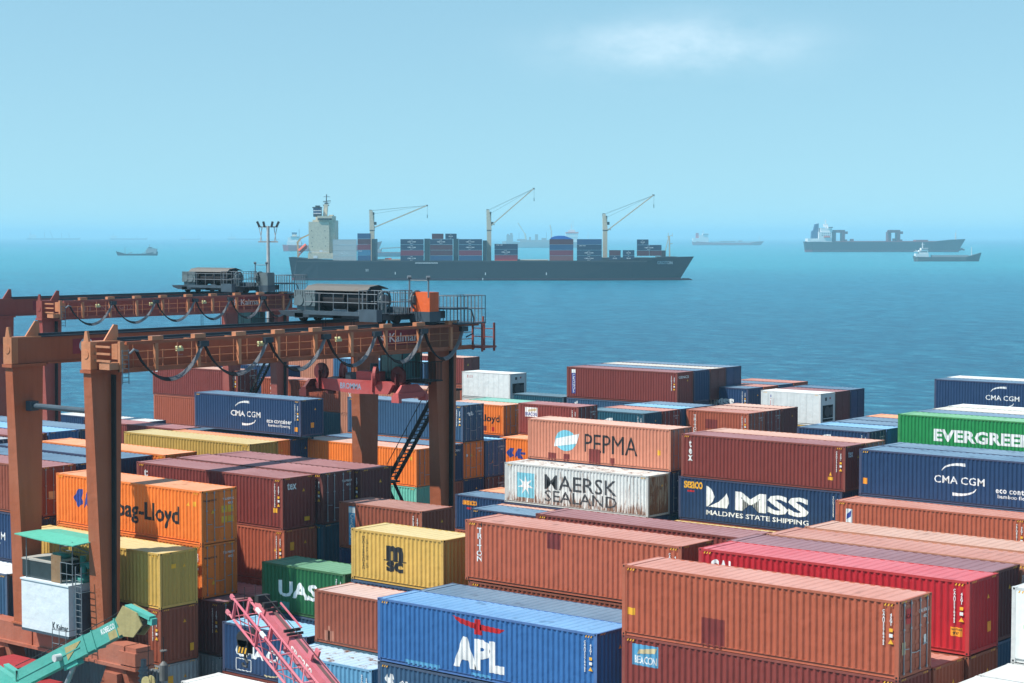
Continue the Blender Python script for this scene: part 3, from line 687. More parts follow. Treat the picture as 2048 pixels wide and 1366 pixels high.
# third block
C(-67.3, 124.4, 11.3, M40, HC, 'green', 'wall', [('text', 'EVERGREEN', .235, .865, .36, .68, white_mark, .04)], 'bright green container reading EVERGREEN', roof='green', haz=False)
C(-67.3, 126.95, 11.3, M40, HC, 'slate', 'wall', [], 'container with a blue grey roof right behind EVERGREEN', ids=False)
C(-67.2, 129.5, 11.32, M40, HC, 'cream', 'wall', [], 'container with a beige roof, second behind EVERGREEN', ids=False)
C(-67.2, 132.05, 11.36, M40, HC, 'white', 'reefer', [], 'container with an off white roof, third behind EVERGREEN', ids=False)
C(-74.3, 121.95, 10.1, S20, ST, 'navy', 'door', [('shape', SWOOSH, .26, .47, .50, .84, white_mark, 'logo')], 'short navy container with a white swoosh left of EVERGREEN')
for k, (c, r, lb) in enumerate((('blue', 'skyblue', 'container with a bright sky blue roof, next behind the short navy one with the swoosh'), ('navy', 'slate', 'container with a dark grey blue roof between two lighter blue roofs left of EVERGREEN'),
                                ('slate', None, 'container with a pale blue grey roof in front of the peach one left of EVERGREEN'), ('salmon', 'orange', 'container with a peach roof at the back of the row left of EVERGREEN'))):
    C(-74.3, 124.5+2.55*k, 10.1+.02*k, S20 if k == 0 else M40, ST, c, 'wall', [], lb, roof=r, ids=False, near=False)
C(-89.7, 129.9, 9.95, S20, ST, 'rust', 'door', [('vtext', 'TRITON', .115, .165, .22, .84, white_mark, .03), ('shape', RECT, .31, .50, .42, .72, patch_mark, 'paint_patch')], 'short rust orange container with TRITON down its side, behind the dark red tex one')
C(-89.7, 132.45, 9.95, S20, ST, 'maroon', 'door', [], 'short maroon container with barred doors behind the small TRITON one', roof='salmon')
C(-89.7, 135.0, 9.97, S20, ST, 'plum', 'wall', [], 'short plum container, last of the three flush with the small TRITON one', roof='salmon')
C(-95.9, 124.2, 9.98, S20, ST, 'teal', 'wall', [('shape', SWOOSH, .28, .47, .42, .78, white_mark, 'logo')], 'short teal container with a white swoosh above the PEPMA one', roof='teal')
C(-95.9, 126.75, 9.98, S20, ST, 'maroon', 'door', [], 'short maroon container with a blue placard and pink roof behind the teal one', roof='rust')
C(-95.9, 129.3, 10.0, S20, ST, 'slate', 'wall', [], 'short container with a pale blue roof behind the pink roofed one', roof='skyblue', ids=False)
C(-95.9, 131.85, 10.0, S20, ST, 'slate', 'wall', [], 'short container with a pale blue roof below the maroon CRONOS one', ids=False, near=False)
# far stacks by the water
C(-107.2, 136.2, 12.38, M40, HC, 'maroon', 'wall', [('shape', RECT, .045, .083, .14, .86, blue_mark, 'placard'), ('shape', RECT, .045, .083, .80, .92, white_mark, 'sticker', 2), ('vtext', 'CRONOS', .052, .076, .17, .77, white_mark, .02), ('etext', 'GENCS', .08, .72, .80, .88, white_mark)],
  'maroon container with a blue upright CRONOS strip, on top by the water', haz=False, roof='maroon')
C(-107.2, 138.75, 12.40, M40, HC, 'navy', 'wall', [], 'navy end second of the four flush ends beside the far CRONOS strip', near=False, ids=False, roof='slate')
C(-107.2, 141.3, 12.42, M40, HC, 'plum', 'door', [], 'plum doors third of the four flush ends beside the far CRONOS strip', near=False, ids=False, roof='cream')
C(-107.2, 143.85, 12.44, M40, HC, 'navy', 'door', [], 'navy doors last of the four flush ends beside the far CRONOS strip', near=False, ids=False, roof='slate')
C(-107.2, 136.2, 9.55, M40, HC, 'slate', 'wall', [('shape', HORSE, .07, .11, .66, .92, white_mark, 'logo')], 'blue container with a white winged mark under the far CRONOS one', near=False, haz=False)
C(-113.6, 136.2, 9.58, S20, ST, 'teal', 'wall', [], 'teal container sticking out left under the far CRONOS one', near=False, ids=False)
C(-98.0, 142.7, 10.75, S20, ST, 'navy', 'wall', [('text', 'seaco', .09, .26, .78, .90, orange_mark, .05), ('shape', SAIL, .25, .37, .30, .66, white_mark, 'logo'), ('text', 'MSS', .40, .76, .30, .60, white_mark, .07), ('text', 'MALDIVES STATE SHIPPING', .25, .78, .16, .24, white_mark, .0)],
  'small navy container reading MSS with a yellow seaco mark, far row by the water', roof='slate')
for k, (c, lb) in enumerate((('rust', 'container with a rust pink roof next behind the small far MSS one'), ('slate', 'container with a grey roof third in the row of the small far MSS one'), ('rust', 'container with a pink roof last in the row of the small far MSS one'))):
    C(-98.0, 145.25+2.55*k, 10.75+.03*k, S20, ST, c, 'door' if k else 'wall', [], lb, near=False, ids=False)
C(-91.0, 143.3, 10.62, S20, ST+.3, 'white', 'reefer', [('shape', RECT, .14, .205, .80, .88, blue_mark, 'logo'), ('shape', RECT, .14, .21, .20, .76, red_mark, 'placard'), ('vtext', 'TAL', .15, .20, .22, .74, white_mark, .04)],
  'white refrigerated container with an upright TAL sign, far row right of the small MSS one')
C(-91.0, 145.85, 10.62, S20, ST+.3, 'plum', 'door', [], 'plum doors right of the white TAL one', near=False, ids=False, roof='maroon')
C(-91.0, 148.4, 10.65, S20, ST+.3, 'navy', 'door', [], 'navy doors at the water end of the row of the white TAL one', near=False, ids=False)
C(-91.0, 143.3, 7.8, S20, ST, 'yellow', 'wall', [], 'yellow container under the white TAL one', near=False, ids=False)
C(-121.7, 138.3, 11.18, S20, ST, 'white', 'reefer', [('text', 'seaco', .09, .22, .76, .88, red_mark, .03)], 'white refrigerated container with a red seaco mark, by the water right of the crane leg')
C(-121.7, 138.3, 8.66, S20, ST, 'white', 'reefer', [], 'container with a white roof strip under the red seaco one', near=False)
C(-81.5, 157.4, 11.26, M40, HC, 'navy', 'wall', [('cma', .41, .675, .42, .58), ('eco', .73, .955, .31)], 'far navy container reading CMA CGM by the water, above EVERGREEN', haz=False)
C(-81.5, 159.95, 11.3, M40, HC, 'white', 'reefer', [], 'container with a white roof behind the far CMA CGM one', near=False)
# seen through and beyond the cranes
C(-145.5, 119.95, 11.68, M40, HC, 'maroon', 'door', [('shape', RECT, .03, .055, .78, .90, white_mark, 'sticker')], 'maroon container on top of a matching one, against the sea at left', roof='salmon', haz=False)
C(-145.4, 119.95, 8.86, M40, HC, 'rust', 'wall', [], 'lower of the two stacked maroon containers against the sea at left', haz=False)
C(-149.9, 129.8, 11.35, M40, HC, 'navy', 'wall', [], 'navy container top seen just over the maroon one at left', near=False)
C(-136.0, 125.4, 10.65, M40, HC, 'rust', 'wall', [('vtext', 'TRITON', .095, .13, .20, .80, white_mark, .03)], 'rust container with TRITON lettering left of the far crane leg', near=False, ids=False)
C(-121.9, 122.0, 11.0, M40, HC, 'tan', 'wall', [('vtext', 'TRITON', .075, .11, .22, .90, white_mark, .03), ('shape', RECT, .03, .05, .84, .94, cream_mark, 'sticker')], 'tan container with TRITON lettering left of the red spreader', near=False, ids=False, roof='salmon')
C(-121.9, 122.0, 8.18, M40, HC, 'tan', 'wall', [], 'tan container under the one with TRITON lettering left of the spreader', near=False, ids=False)
C(-121.9, 116.5, 5.3, M40, HC, 'yellow', 'wall', [], 'container with a pale yellow roof strip beside the left CMA CGM one', near=False, ids=False)
C(-150.0, 141.5, 11.85, M40, HC, 'tan', 'wall', [], 'tall rust container behind the suspended red spreader', near=False, ids=False)
C(-134.0, 133.1, 12.25, M40, HC, 'mid', 'wall', [], 'blue container behind the suspended red spreader', near=False, ids=False, roof='skyblue')
C(-140.3, 145.9, 11.85, M40, HC, 'maroon', 'door', [('eshape', TRI, .20, .32, .70, .78, yellow_mark, 'warning_sticker')], 'maroon container behind the right crane leg, above the white seaco one', near=False, ids=False, roof='salmon')
C(-139.6, 104.0, 8.45, M40, HC, 'navy', 'door', [], 'dark container doors between the left crane legs by the water', near=False, ids=False, roof='white')

# boxes the visible ones stand on
HID = ['rust', 'navy', 'maroon', 'slate', 'brown', 'orange', 'teal']
hk = 0
vis = list(CONTAINERS)
for (x0, x1, y0, y1, z0, z1) in sorted(vis, key=lambda q: q[4]):
    z = z0
    while z > 0.6:
        hit = [q for q in CONTAINERS if q[0] < x1-0.4 and q[1] > x0+0.4 and q[2] < y1-0.3 and q[3] > y0+0.3 and q[4] < z-0.3 and q[5] > z-2.2]
        if hit: break
        h = HC if z > 2.7 else (ST if z > 2.3 else z-0.01)
        if z-h < 0.6: h = min(z-0.01, 3.0)
        if h > 3.0: h = ST
        container(x0, y0, z-0.02, x1-x0, round(h-0.02, 3), HID[hk % 7], 'wall', (), 'plain container deep in the stacks, almost wholly hidden by the ones around it', 'containers buried low in the stacks', ids=False, haz=False, near=False)
        hk += 1; z = z-h
# ------------------------------------------------------------------ sea, yard ground, quay
SEA = -2.3
def sea_material():
    mt, t, b = new_mat('sea water')
    g = N(t, 'ShaderNodeNewGeometry'); 
    sep = N(t, 'ShaderNodeVectorMath', operation='LENGTH'); t.links.new(g.outputs['Position'], sep.inputs[0])
    # shallow turquoise water over the reef between ~0.6 and 4 km out, deeper blue close to the quay
    big = N(t, 'ShaderNodeTexNoise', Scale=0.0011, Detail=4, Roughness=0.55)
    mp = N(t, 'ShaderNodeMapping'); t.links.new(g.outputs['Position'], mp.inputs[0])
    mp.inputs['Rotation'].default_value = (0, 0, rad(-39.8)); mp.inputs['Scale'].default_value = (0.3, 1.6, 1)
    t.links.new(mp.outputs[0], big.inputs['Vector'])
    lg = mth('LOGARITHM', sep.outputs['Value'], 10.0, t)
    lgn = mth('ADD', lg, mth('MULTIPLY', mth('SUBTRACT', big.outputs['Fac'], 0.5, t), 0.28, t), t)
    r = N(t, 'ShaderNodeValToRGB'); e = r.color_ramp
    mr = N(t, 'ShaderNodeMapRange'); mr.inputs['From Min'].default_value = 2.2; mr.inputs['From Max'].default_value = 4.4
    t.links.new(lgn, mr.inputs['Value']); t.links.new(mr.outputs[0], r.inputs['Fac'])
    cols = [(0.0, (0.008, 0.145, 0.230)), (0.22, (0.008, 0.138, 0.232)), (0.36, (0.016, 0.205, 0.310)), (0.47, (0.032, 0.345, 0.420)), (0.62, (0.032, 0.345, 0.420)), (0.74, (0.024, 0.240, 0.350)), (1.0, (0.015, 0.120, 0.240))]
    e.elements[0].position = 0; e.elements[0].color = (*cols[0][1], 1); e.elements[1].position = 1; e.elements[1].color = (*cols[-1][1], 1)
    for p, c in cols[1:-1]: q = e.elements.new(p); q.color = (*c, 1)
    # patches of wind-ruffled, darker water; fine ripple light and shade painted into the colour
    n2 = N(t, 'ShaderNodeTexNoise', Scale=0.02, Detail=5, Roughness=0.6); t.links.new(mp.outputs[0], n2.inputs['Vector'])
    mp3 = N(t, 'ShaderNodeMapping'); t.links.new(g.outputs['Position'], mp3.inputs[0]); mp3.inputs['Rotation'].default_value = (0, 0, rad(-39.8)); mp3.inputs['Scale'].default_value = (0.55, 1.0, 1)
    n3 = N(t, 'ShaderNodeTexNoise', Scale=0.30, Detail=8, Roughness=0.82); t.links.new(mp3.outputs[0], n3.inputs['Vector'])
    c = mixrgb(t, mth('MULTIPLY', ramp(t, n2.outputs['Fac'], 0.4, 0.7), 0.30, t), r.outputs['Color'], (0.008, 0.085, 0.17))
    c = mixrgb(t, mth('MULTIPLY', ramp(t, n3.outputs['Fac'], 0.48, 0.57), 0.80, t), c, (0.006, 0.070, 0.14))  # shaded ripple sides, painted
    c = mixrgb(t, mth('MULTIPLY', ramp(t, n3.outputs['Fac'], 0.47, 0.37), 0.70, t), c, (0.070, 0.31, 0.41))  # bright ripple crests, painted
    t.links.new(c, b.inputs['Base Color'])
    b.inputs['Roughness'].default_value = 0.30; b.inputs['IOR'].default_value = 1.33; b.inputs['Specular IOR Level'].default_value = 0.32
    w1 = N(t, 'ShaderNodeTexNoise', Scale=0.22, Detail=8, Roughness=0.68); t.links.new(mp.outputs[0], w1.inputs['Vector'])
    w2 = N(t, 'ShaderNodeTexNoise', Scale=1.0, Detail=5, Roughness=0.7); t.links.new(mp.outputs[0], w2.inputs['Vector'])
    hgt = mth('ADD', mth('MULTIPLY', w1.outputs['Fac'], 1.6, t), mth('MULTIPLY', w2.outputs['Fac'], 0.35, t), t)
    bp = N(t, 'ShaderNodeBump'); bp.inputs['Strength'].default_value = 1.0; bp.inputs['Distance'].default_value = 1.0
    t.links.new(hgt, bp.inputs['Height']); t.links.new(bp.outputs[0], b.inputs['Normal'])
    return mt
SEA_M = sea_material()
R0 = 46000
b = MB()
b.add([(-R0, -R0, SEA), (R0, -R0, SEA), (R0, R0, SEA), (-R0, R0, SEA)], [(0, 1, 2, 3)])
tag(b.build('sea', SEA_M), kind='structure')
# the terminal: one concrete slab with a slanting water front
concrete = plain('yard concrete', (0.22, 0.21, 0.20), 0.85)
asphalt = plain('yard asphalt', (0.085, 0.085, 0.09), 0.9)
edge = [(-700, 148), (-230, 152.6), (-185, 153.8), (-165, 157.0), (-120, 163.0), (-60, 166), (400, 170)]
b = MB(); b.prism(edge+[(400, -120), (-700, -120)], 'z', -6, 0)
tag(b.build('ground', asphalt), kind='structure')
b = MB()
for (xa, ya), (xc, yc) in zip(edge, edge[1:]):
    d = Vector((xc-xa, yc-ya, 0)).normalized(); nn = Vector((-d.y, d.x, 0))
    p, q = Vector((xa, ya, 0)), Vector((xc, yc, 0))
    b.add([p-nn*6+Vector((0,0,.004)), q-nn*6+Vector((0,0,.004)), q-nn*0.9+Vector((0,0,.004)), p-nn*0.9+Vector((0,0,.004))], [(0, 1, 2, 3)])
tag(b.build('quay_apron', concrete), kind='structure')
b = MB()
for (xa, ya), (xc, yc) in zip(edge, edge[1:]): b.bar((xa, ya-0.35, 0.18), (xc, yc-0.35, 0.18), 0.6, 0.36)
tag(b.build('quay_kerb', plain('kerb concrete', (0.48, 0.46, 0.42), 0.8)), 'long pale concrete kerb along the water edge of the yard', 'kerb')
# ------------------------------------------------------------------ rubber tyred gantry cranes
rtg = paint('gantry orange brown', (0.34, 0.092, 0.038), 0.35, 0.5, fade=0.3, streak=0.4, dust=(0.42, 0.17, 0.10))
rtg_red = paint('gantry maroon', (0.30, 0.060, 0.045), 0.35, 0.5, fade=0.35, streak=0.35, dust=(0.36, 0.14, 0.11))
rtg_light = paint('gantry bracket tan', (0.52, 0.20, 0.09), 0.2, 0.5, fade=0.3, dust=(0.5, 0.3, 0.2))
sill_m = paint('sill brown', (0.34, 0.095, 0.050), 0.45, 0.55, fade=0.4, dust=(0.40, 0.20, 0.15))
steel_d = plain('dark navy steel', (0.030, 0.042, 0.055), 0.5)
steel_b = plain('blue grey steel', (0.055, 0.085, 0.11), 0.5)
steel_shade = plain('shade darkened grey steel', (0.12, 0.16, 0.17), 0.5)  # grey darkened so the trolley's shade is in the colour
rail_m = plain('railing grey', (0.16, 0.19, 0.21), 0.5)
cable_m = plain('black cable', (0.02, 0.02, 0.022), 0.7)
cable_lit = plain('black cable lit half', (0.20, 0.20, 0.21), 0.6)  # lighter tone painted on the sunlit half of the festoon loops
cab_orange = paint('cabinet orange', (0.72, 0.13, 0.035), 0.1, 0.5)
panel_w = paint('panel white', (0.66, 0.73, 0.76), 0.06, 0.5, streak=0.12)
canopy_g = paint('canopy green', (0.10, 0.42, 0.30), 0.06, 0.55)
tank_g = plain('teal machinery', (0.05, 0.25, 0.21), 0.5)
rusty = paint('rusty plate', (0.24, 0.15, 0.08), 0.8, 0.8)
glass_d = plain('dark glass', (0.03, 0.05, 0.055), 0.12, 0, 0.6)
glass_t = plain('green tinted glass', (0.06, 0.16, 0.15), 0.1, 0, 0.7)
OX, OY = -79.9, 72.8
def make_rtg(x, y, label, body, cabinet, girder_text):
    o = empty('gantry_crane', (x+OX, y+OY, 0), label, 'crane', 'gantry cranes over the stacks')
    def bd(mb, name, mats, parent=o, smooth=False):
        mb.v = [(a-OX, c-OY, d) for a, c, d in mb.v]
        return mb.build(name, mats, parent, smooth)
    NX, FX, YLs, YRs = -76.65, -83.12, 60.0, 85.3
    for X in (NX, FX):
        for Y in (YLs, YRs):
            m_ = MB(); m_.frustum((X-0.52, X+0.52, Y-0.46, Y+0.46), (X-0.30, X+0.30, Y-0.93, Y+0.98), 4.0, 17.42)
            m_.box(X-0.42, X+0.42, Y-1.05, Y+1.1, 17.42, 17.58)
            m_.box(X-0.62, X+0.62, Y-0.55, Y+0.55, 3.98, 4.06)
            lg = bd(m_, 'leg', body)
            if X == NX:
                c_ = MB(); c_.bar((X+0.62, Y+0.05, 4.2), (X+0.42, Y+0.35, 17.3), 0.10, 0.34, up=(1, 0, 0)); bd(c_, 'cable_tray', cable_m)
    for X in (NX, FX):
        g_ = MB()
        g_.box(X-0.30, X+0.30, YLs-0.92, YRs+1.4, 17.60, 18.92)
        g_.box(X-0.40, X+0.40, YLs+1.2, YRs-1.2, 17.52, 17.60)
        gd = bd(g_, 'girder', body)
        r_ = MB(); r_.box(X-0.38, X+0.38, YLs+0.9, YRs+1.5, 18.922, 18.99); r_.box(X-0.06, X+0.06, YLs+0.9, YRs+1.5, 18.99, 19.12); bd(r_, 'crane_rail', steel_d)
        h_ = MB()                                             # head of the leg: collar, bolt plate, lifting lugs
        h_.box(X-0.36, X+0.36, YLs-1.0, YLs-0.6, 17.60, 18.98)
        h_.prism([(X-0.20, 18.98), (X+0.20, 18.98), (X+0.08, 19.50), (X-0.08, 19.50)], 'y', YLs-0.99, YLs-0.86)
        h_.prism([(YLs+0.1, 18.98), (YLs+1.0, 18.98), (YLs+0.95, 19.75), (YLs+0.72, 19.78)], 'x', X-0.05, X+0.05); h_.box(X-0.30, X+0.30, YLs-0.9, YLs+1.05, 18.925, 18.985)
        h_.cyl((X, YLs-1.03, 18.35), (X, YLs-1.0, 18.35), 0.22, 14)
        bd(h_, 'leg_head', rtg_light if body is rtg else body)
        s_ = MB()                                             # maker's sign
        s_.box(X+0.302, X+0.315, 62.9, 66.0, 17.95, 18.75) if X == FX else s_.box(X+0.302, X+0.315, 79.4, 83.0, 17.85, 18.78)
        sg = bd(s_, 'sign', plain('sign purple red', (0.26, 0.035, 0.050), 0.6))
        if X == NX: txt(sg, 'K Kalmar', (X+0.33-OX, 79.6-OY, 18.05), 3.2, 0.52, white_mark, 'x')
        else:
            q_ = MB(); q_.tube([(X+0.33, 63.85+0.45*math.cos(rad(a)), 18.35+0.36*math.sin(rad(a))) for a in range(110, 251, 20)], 0.10, 5)
            q_.tube([(X+0.33, 64.3+0.45*math.cos(rad(a)), 18.35+0.32*math.sin(rad(a))) for a in range(120, 241, 20)], 0.07, 5); bd(q_, 'logo', white_mark)
        for s_t, yy, wd in girder_text:
            if X == NX: txt(gd, s_t, (X+0.31-OX, yy-OY, 18.05), wd, 0.42, plain('faded lettering', (0.42, 0.24, 0.22), 0.7), 'x')
    # sill beams, bogies and tyres
    for Y in (YLs, YRs):
        s_ = MB(); s_.box(-86.6, -73.7, Y-0.46, Y+0.46, 3.02, 3.98); s_.box(-86.7, -73.6, Y-0.60, Y+0.60, 2.86, 3.02)
        s_.box(-74.9, -73.62, Y-0.58, Y+0.58, 3.1, 3.74)
        for xx in (-86.0, -82.1, -78.4, -74.6): s_.box(xx-0.05, xx+0.05, Y-0.52, Y+0.52, 3.02, 3.98)
        bd(s_, 'sill_beam', sill_m)
        for xx in (-85.0, -75.3):
            q_ = MB(); q_.frustum((xx-1.6, xx+1.6, Y-0.4, Y+0.4), (xx-0.7, xx+0.7, Y-0.45, Y+0.45), 1.2, 2.86)
            q_.box(xx-0.5, xx+0.5, Y-0.78, Y-0.46, 1.5, 2.6); bd(q_, 'bogie', sill_m)
            for wx in (xx-0.95, xx+0.95):
                t_ = MB(); t_.cyl((wx, Y-0.42, 0.80), (wx, Y+0.42, 0.80), 0.80, 20); wh = bd(t_, 'wheel', rubber)
                t_ = MB(); t_.cyl((wx, Y-0.44, 0.80), (wx, Y+0.44, 0.80), 0.40, 14); bd(t_, 'rim', sill_m, wh)
    # power unit between the front legs
    Y = YLs
    p_ = MB(); p_.box(-81.85, -77.95, 58.75, 61.6, 4.12, 6.62); p_.box(-81.9, -77.9, 58.70, 61.65, 6.62, 6.70); pu = bd(p_, 'power_unit', [panel_w])
    p_ = MB(); p_.box(-81.85, -77.95, 58.73, 61.6, 3.99, 4.12); bd(p_, 'base_frame', steel_b, pu)
    txt(pu, 'K', (-79.28-OX, 58.74-OY, 4.33), 0.24, 0.40, grey_mark, 'y'); txt(pu, 'Kalmar', (-78.95-OX, 58.74-OY, 4.38), 0.95, 0.28, grey_mark, 'y')
    p_ = MB(); p_.box(-77.94, -77.6, 59.2, 61.2, 4.0, 6.3); bd(p_, 'side_cabinet', steel_b, pu)
    p_ = MB(); p_.box(-82.1, -79.6, 59.0, 60.6, 6.74, 7.6); bd(p_, 'radiator', glass_d, pu)
    p_ = MB(); p_.box(-82.12, -79.58, 58.97, 60.63, 7.6, 7.68); bd(p_, 'radiator_lid', plain('lid grey', (0.40, 0.39, 0.35), 0.7), pu)
    p_ = MB(); p_.box(-79.55, -78.75, 58.9, 58.95, 6.72, 8.10); bd(p_, 'service_door', rusty, pu)
    p_ = MB(); p_.box(-80.9, -79.9, 60.0, 60.5, 7.70, 7.92); p_.box(-78.6, -77.9, 59.6, 60.9, 6.72, 7.0); p_.cyl((-78.6, 60.2, 7.5), (-77.9, 60.2, 7.5), 0.18)
    p_.cyl((-78.3, 60.0, 6.7), (-78.3, 60.0, 7.5), 0.15); p_.cyl((-78.9, 60.4, 6.72), (-78.9, 60.4, 7.9), 0.16); bd(p_, 'engine', tank_g, pu, True)
    p_ = MB()                                                  # green canopy sheet, slightly drooping
    n_ = 6
    top = []
    for i in range(n_+1):
        f = i/n_; X = -82.05+4.85*f
        top += [(X, 58.5, 8.98-0.14*f-0.05*math.sin(math.pi*f)), (X+0.35, 59.7, 9.06-0.08*f), (X+0.55, 60.9, 8.98-0.10*f-0.10*max(0, f-.5))]
    vs = top+[(a, c, d-0.05) for a, c, d in top]; k = 3*(n_+1); fs = []
    for i in range(n_):
        for j in (0, 1):
            a = 3*i+j; fs += [(a, a+3, a+4, a+1), (a+k, a+1+k, a+4+k, a+3+k)]
        fs += [(3*i, 3*i+k, 3*i+3+k, 3*i+3), (3*i+2, 3*i+5, 3*i+5+k, 3*i+2+k)]
    fs += [(0, 1, 1+k, k), (1, 2, 2+k, 1+k), (3*n_, 3*n_+k, 3*n_+1+k, 3*n_+1), (3*n_+1, 3*n_+1+k, 3*n_+2+k, 3*n_+2)]
    p_.add(vs, fs); bd(p_, 'canopy', canopy_g, pu, False)
    p_ = MB()
    for a, c in ((-81.6, 58.9), (-77.8, 58.9), (-81.2, 60.7), (-77.7, 60.7)): p_.cyl((a, c, 6.7), (a, c, 8.92), 0.03, 6)
    for z in (7.25, 7.8): p_.tube([(-78.7, 58.85, z), (-77.75, 58.85, z), (-77.75, 61.3, z), (-81.8, 61.3, z)], 0.022, 5)
    for a in (-78.7, -78.2): p_.cyl((a, 58.85, 6.7), (a, 58.85, 7.8), 0.022, 5)
    p_.tube([(-81.9, 61.2, 8.0), (-80.6, 61.2, 8.12), (-77.8, 61.2, 7.6)], 0.03, 5)
    for a in (-77.55, -77.1): p_.cyl((a, 58.9, 3.6), (a, 58.9, 7.7), 0.03, 5)
    for z in range(13): p_.cyl((-77.55, 58.9, 3.7+0.3*z), (-77.1, 58.9, 3.7+0.3*z), 0.018, 5)
    for z in (3.2, 3.9, 4.6): p_.tube([(-78.3, 58.0, z), (-77.2, 58.0, z), (-77.2, 58.8, z)], 0.022, 5)
    for a in (-78.3, -77.75, -77.2): p_.cyl((a, 58.0, 3.0), (a, 58.0, 4.6), 0.022, 5)
    bd(p_, 'railing', rail_m, pu)
    # walkway, brackets and festoon along the outer face of the near girder
    m_ = MB(); m_.box(-76.3, -75.25, 59.9, 86.6, 17.52, 17.60); m_.box(-75.30, -75.18, 59.9, 86.6, 17.44, 17.68); bd(m_, 'walkway', body)
    m_ = MB(); m_.box(-75.26, -75.10, 60.3, 86.9, 18.83, 18.98); bd(m_, 'festoon_rail', body)
    for k in range(9):
        m_ = MB(); yy = 62.2+2.78*k
        m_.box(-75.34, -75.02, yy-0.36, yy+0.36, 18.984, 19.20); m_.box(-75.26, -75.10, yy-0.10, yy+0.10, 17.50, 18.83); m_.box(-76.34, -75.3, yy-0.06, yy+0.06, 18.86, 18.95)
        bd(m_, 'bracket', rtg_light)
    m_ = MB()
    for z in (18.05, 18.45): m_.cyl((-75.34, 60.3, z), (-75.34, 86.5, z), 0.025, 5)
    yy = 60.9
    while yy < 86.5:
        m_.cyl((-75.36, yy, 17.6), (-75.36, yy, 18.8 if int(yy*10) % 2 else 18.5), 0.022, 5); yy += 0.95
    bd(m_, 'railing', rtg_light)
    m_ = MB()
    for yy in (63.9, 69.5, 75.3): m_.box(-75.45, -75.30, yy-0.2, yy+0.2, 18.35, 18.5); m_.cyl((-75.5, yy-0.12, 18.55), (-75.35, yy-0.12, 18.55), 0.06, 8); m_.cyl((-75.5, yy+0.12, 18.55), (-75.35, yy+0.12, 18.55), 0.06, 8)
    bd(m_, 'work_light', plain('lamp yellowish', (0.55, 0.55, 0.30), 0.4))
    hy = [60.6, 65.1, 69.6, 73.9, 77.9, 81.8, 85.3]
    for yy in hy[1:]:
        m_ = MB(); m_.box(-75.05, -74.80, yy-0.28, yy+0.28, 18.55, 18.83); bd(m_, 'festoon_trolley', steel_d)
    for a, c in zip(hy, hy[1:]):
        dark_side, lit_side = MB(), MB()  # each loop is split: its sunlit half is painted lighter
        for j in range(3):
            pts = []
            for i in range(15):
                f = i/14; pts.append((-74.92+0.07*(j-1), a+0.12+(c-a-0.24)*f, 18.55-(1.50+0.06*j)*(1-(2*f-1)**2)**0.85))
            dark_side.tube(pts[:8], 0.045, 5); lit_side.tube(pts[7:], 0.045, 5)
        bd(dark_side, 'festoon_cable', cable_m); bd(lit_side, 'festoon_cable', cable_lit)
    m_ = MB(); m_.box(-76.0, -75.2, 59.3, 60.3, 17.62, 17.95); m_.box(-75.9, -75.45, 60.0, 60.7, 18.1, 18.85); m_.box(-75.3, -75.12, 59.9, 60.15, 17.5, 19.0)
    for z in (18.0, 18.35, 18.7): m_.box(-76.3, -75.1, 59.25, 59.33, z, z+0.10)
    bd(m_, 'cable_anchor', rtg_light)
    m_ = MB()
    for z in range(8): m_.cyl((-74.95, 59.9, 17.0+0.22*z), (-74.95, 60.3, 17.0+0.22*z), 0.018, 5)
    for yy in (59.9, 60.3): m_.cyl((-74.95, yy, 16.9), (-74.95, yy, 18.6), 0.025, 5)
    m_.tube([(-74.9, 60.3, 18.4), (-74.8, 60.5, 18.6), (-74.85, 60.8, 18.5)], 0.06, 6); bd(m_, 'ladder', rail_m)
    # end platform on the far side of the span
    m_ = MB(); m_.box(-76.3, -74.4, 86.4, 87.7, 17.50, 17.62)
    m_.box(-76.3, -76.1, 86.7, 88.6, 18.85, 19.0); m_.box(-76.25, -76.15, 88.5, 88.6, 19.0, 19.3)
    for a, c in ((-76.2, 87.6), (-75.3, 87.6), (-74.5, 87.6), (-74.5, 86.5)): m_.box(a-0.05, a+0.05, c-0.05, c+0.05, 17.3, 19.0)
    for z in (18.1, 18.6): m_.box(-76.2, -74.5, 87.57, 87.63, z, z+0.05)
    bd(m_, 'end_platform', rtg_red)
    # trolley on top of the girders
    m_ = MB(); m_.box(-84.0, -76.2, 79.7, 80.2, 19.36, 19.72); m_.box(-84.0, -75.4, 83.6, 84.2, 19.36, 19.78)
    for xx in (-83.12, -79.9, -76.9): m_.box(xx-0.35, xx+0.35, 79.7, 84.2, 19.30, 19.60)
    m_.box(-84.0, -76.2, 79.9, 84.0, 19.62, 19.68)
    m_.prism([(-84.0, 19.36), (-84.0, 19.72), (-84.9, 19.70), (-84.7, 19.52)], 'y', 79.72, 81.0)
    tr = bd(m_, 'trolley', steel_d)
    m_ = MB(); m_.box(-82.3, -76.3, 79.3, 79.68, 19.55, 19.78); m_.box(-77.6, -76.2, 79.2, 79.66, 19.25, 19.95); bd(m_, 'front_platform', steel_b, tr)
    m_ = MB()
    for xx in (FX, NX):
        for yy in (80.1, 81.3, 83.0, 84.0): m_.cyl((xx-0.16, yy, 19.34), (xx+0.16, yy, 19.34), 0.24, 14)
    bd(m_, 'trolley_wheel', dark, tr)
    m_ = MB(); m_.cyl((-82.2, 81.3, 20.45), (-78.3, 81.3, 20.45), 0.62, 20)
    for xx in (-82.2, -80.2, -78.3): m_.cyl((xx-0.05, 81.3, 20.45), (xx+0.05, 81.3, 20.45), 0.78, 20)
    bd(m_, 'hoist_drum', cable_m, tr)
    m_ = MB()
    pr_ = [(80.45, 20.95), (80.75, 21.22), (81.5, 21.32), (82.3, 21.10), (82.3, 21.06), (81.5, 21.28), (80.75, 21.18), (80.49, 20.92)]
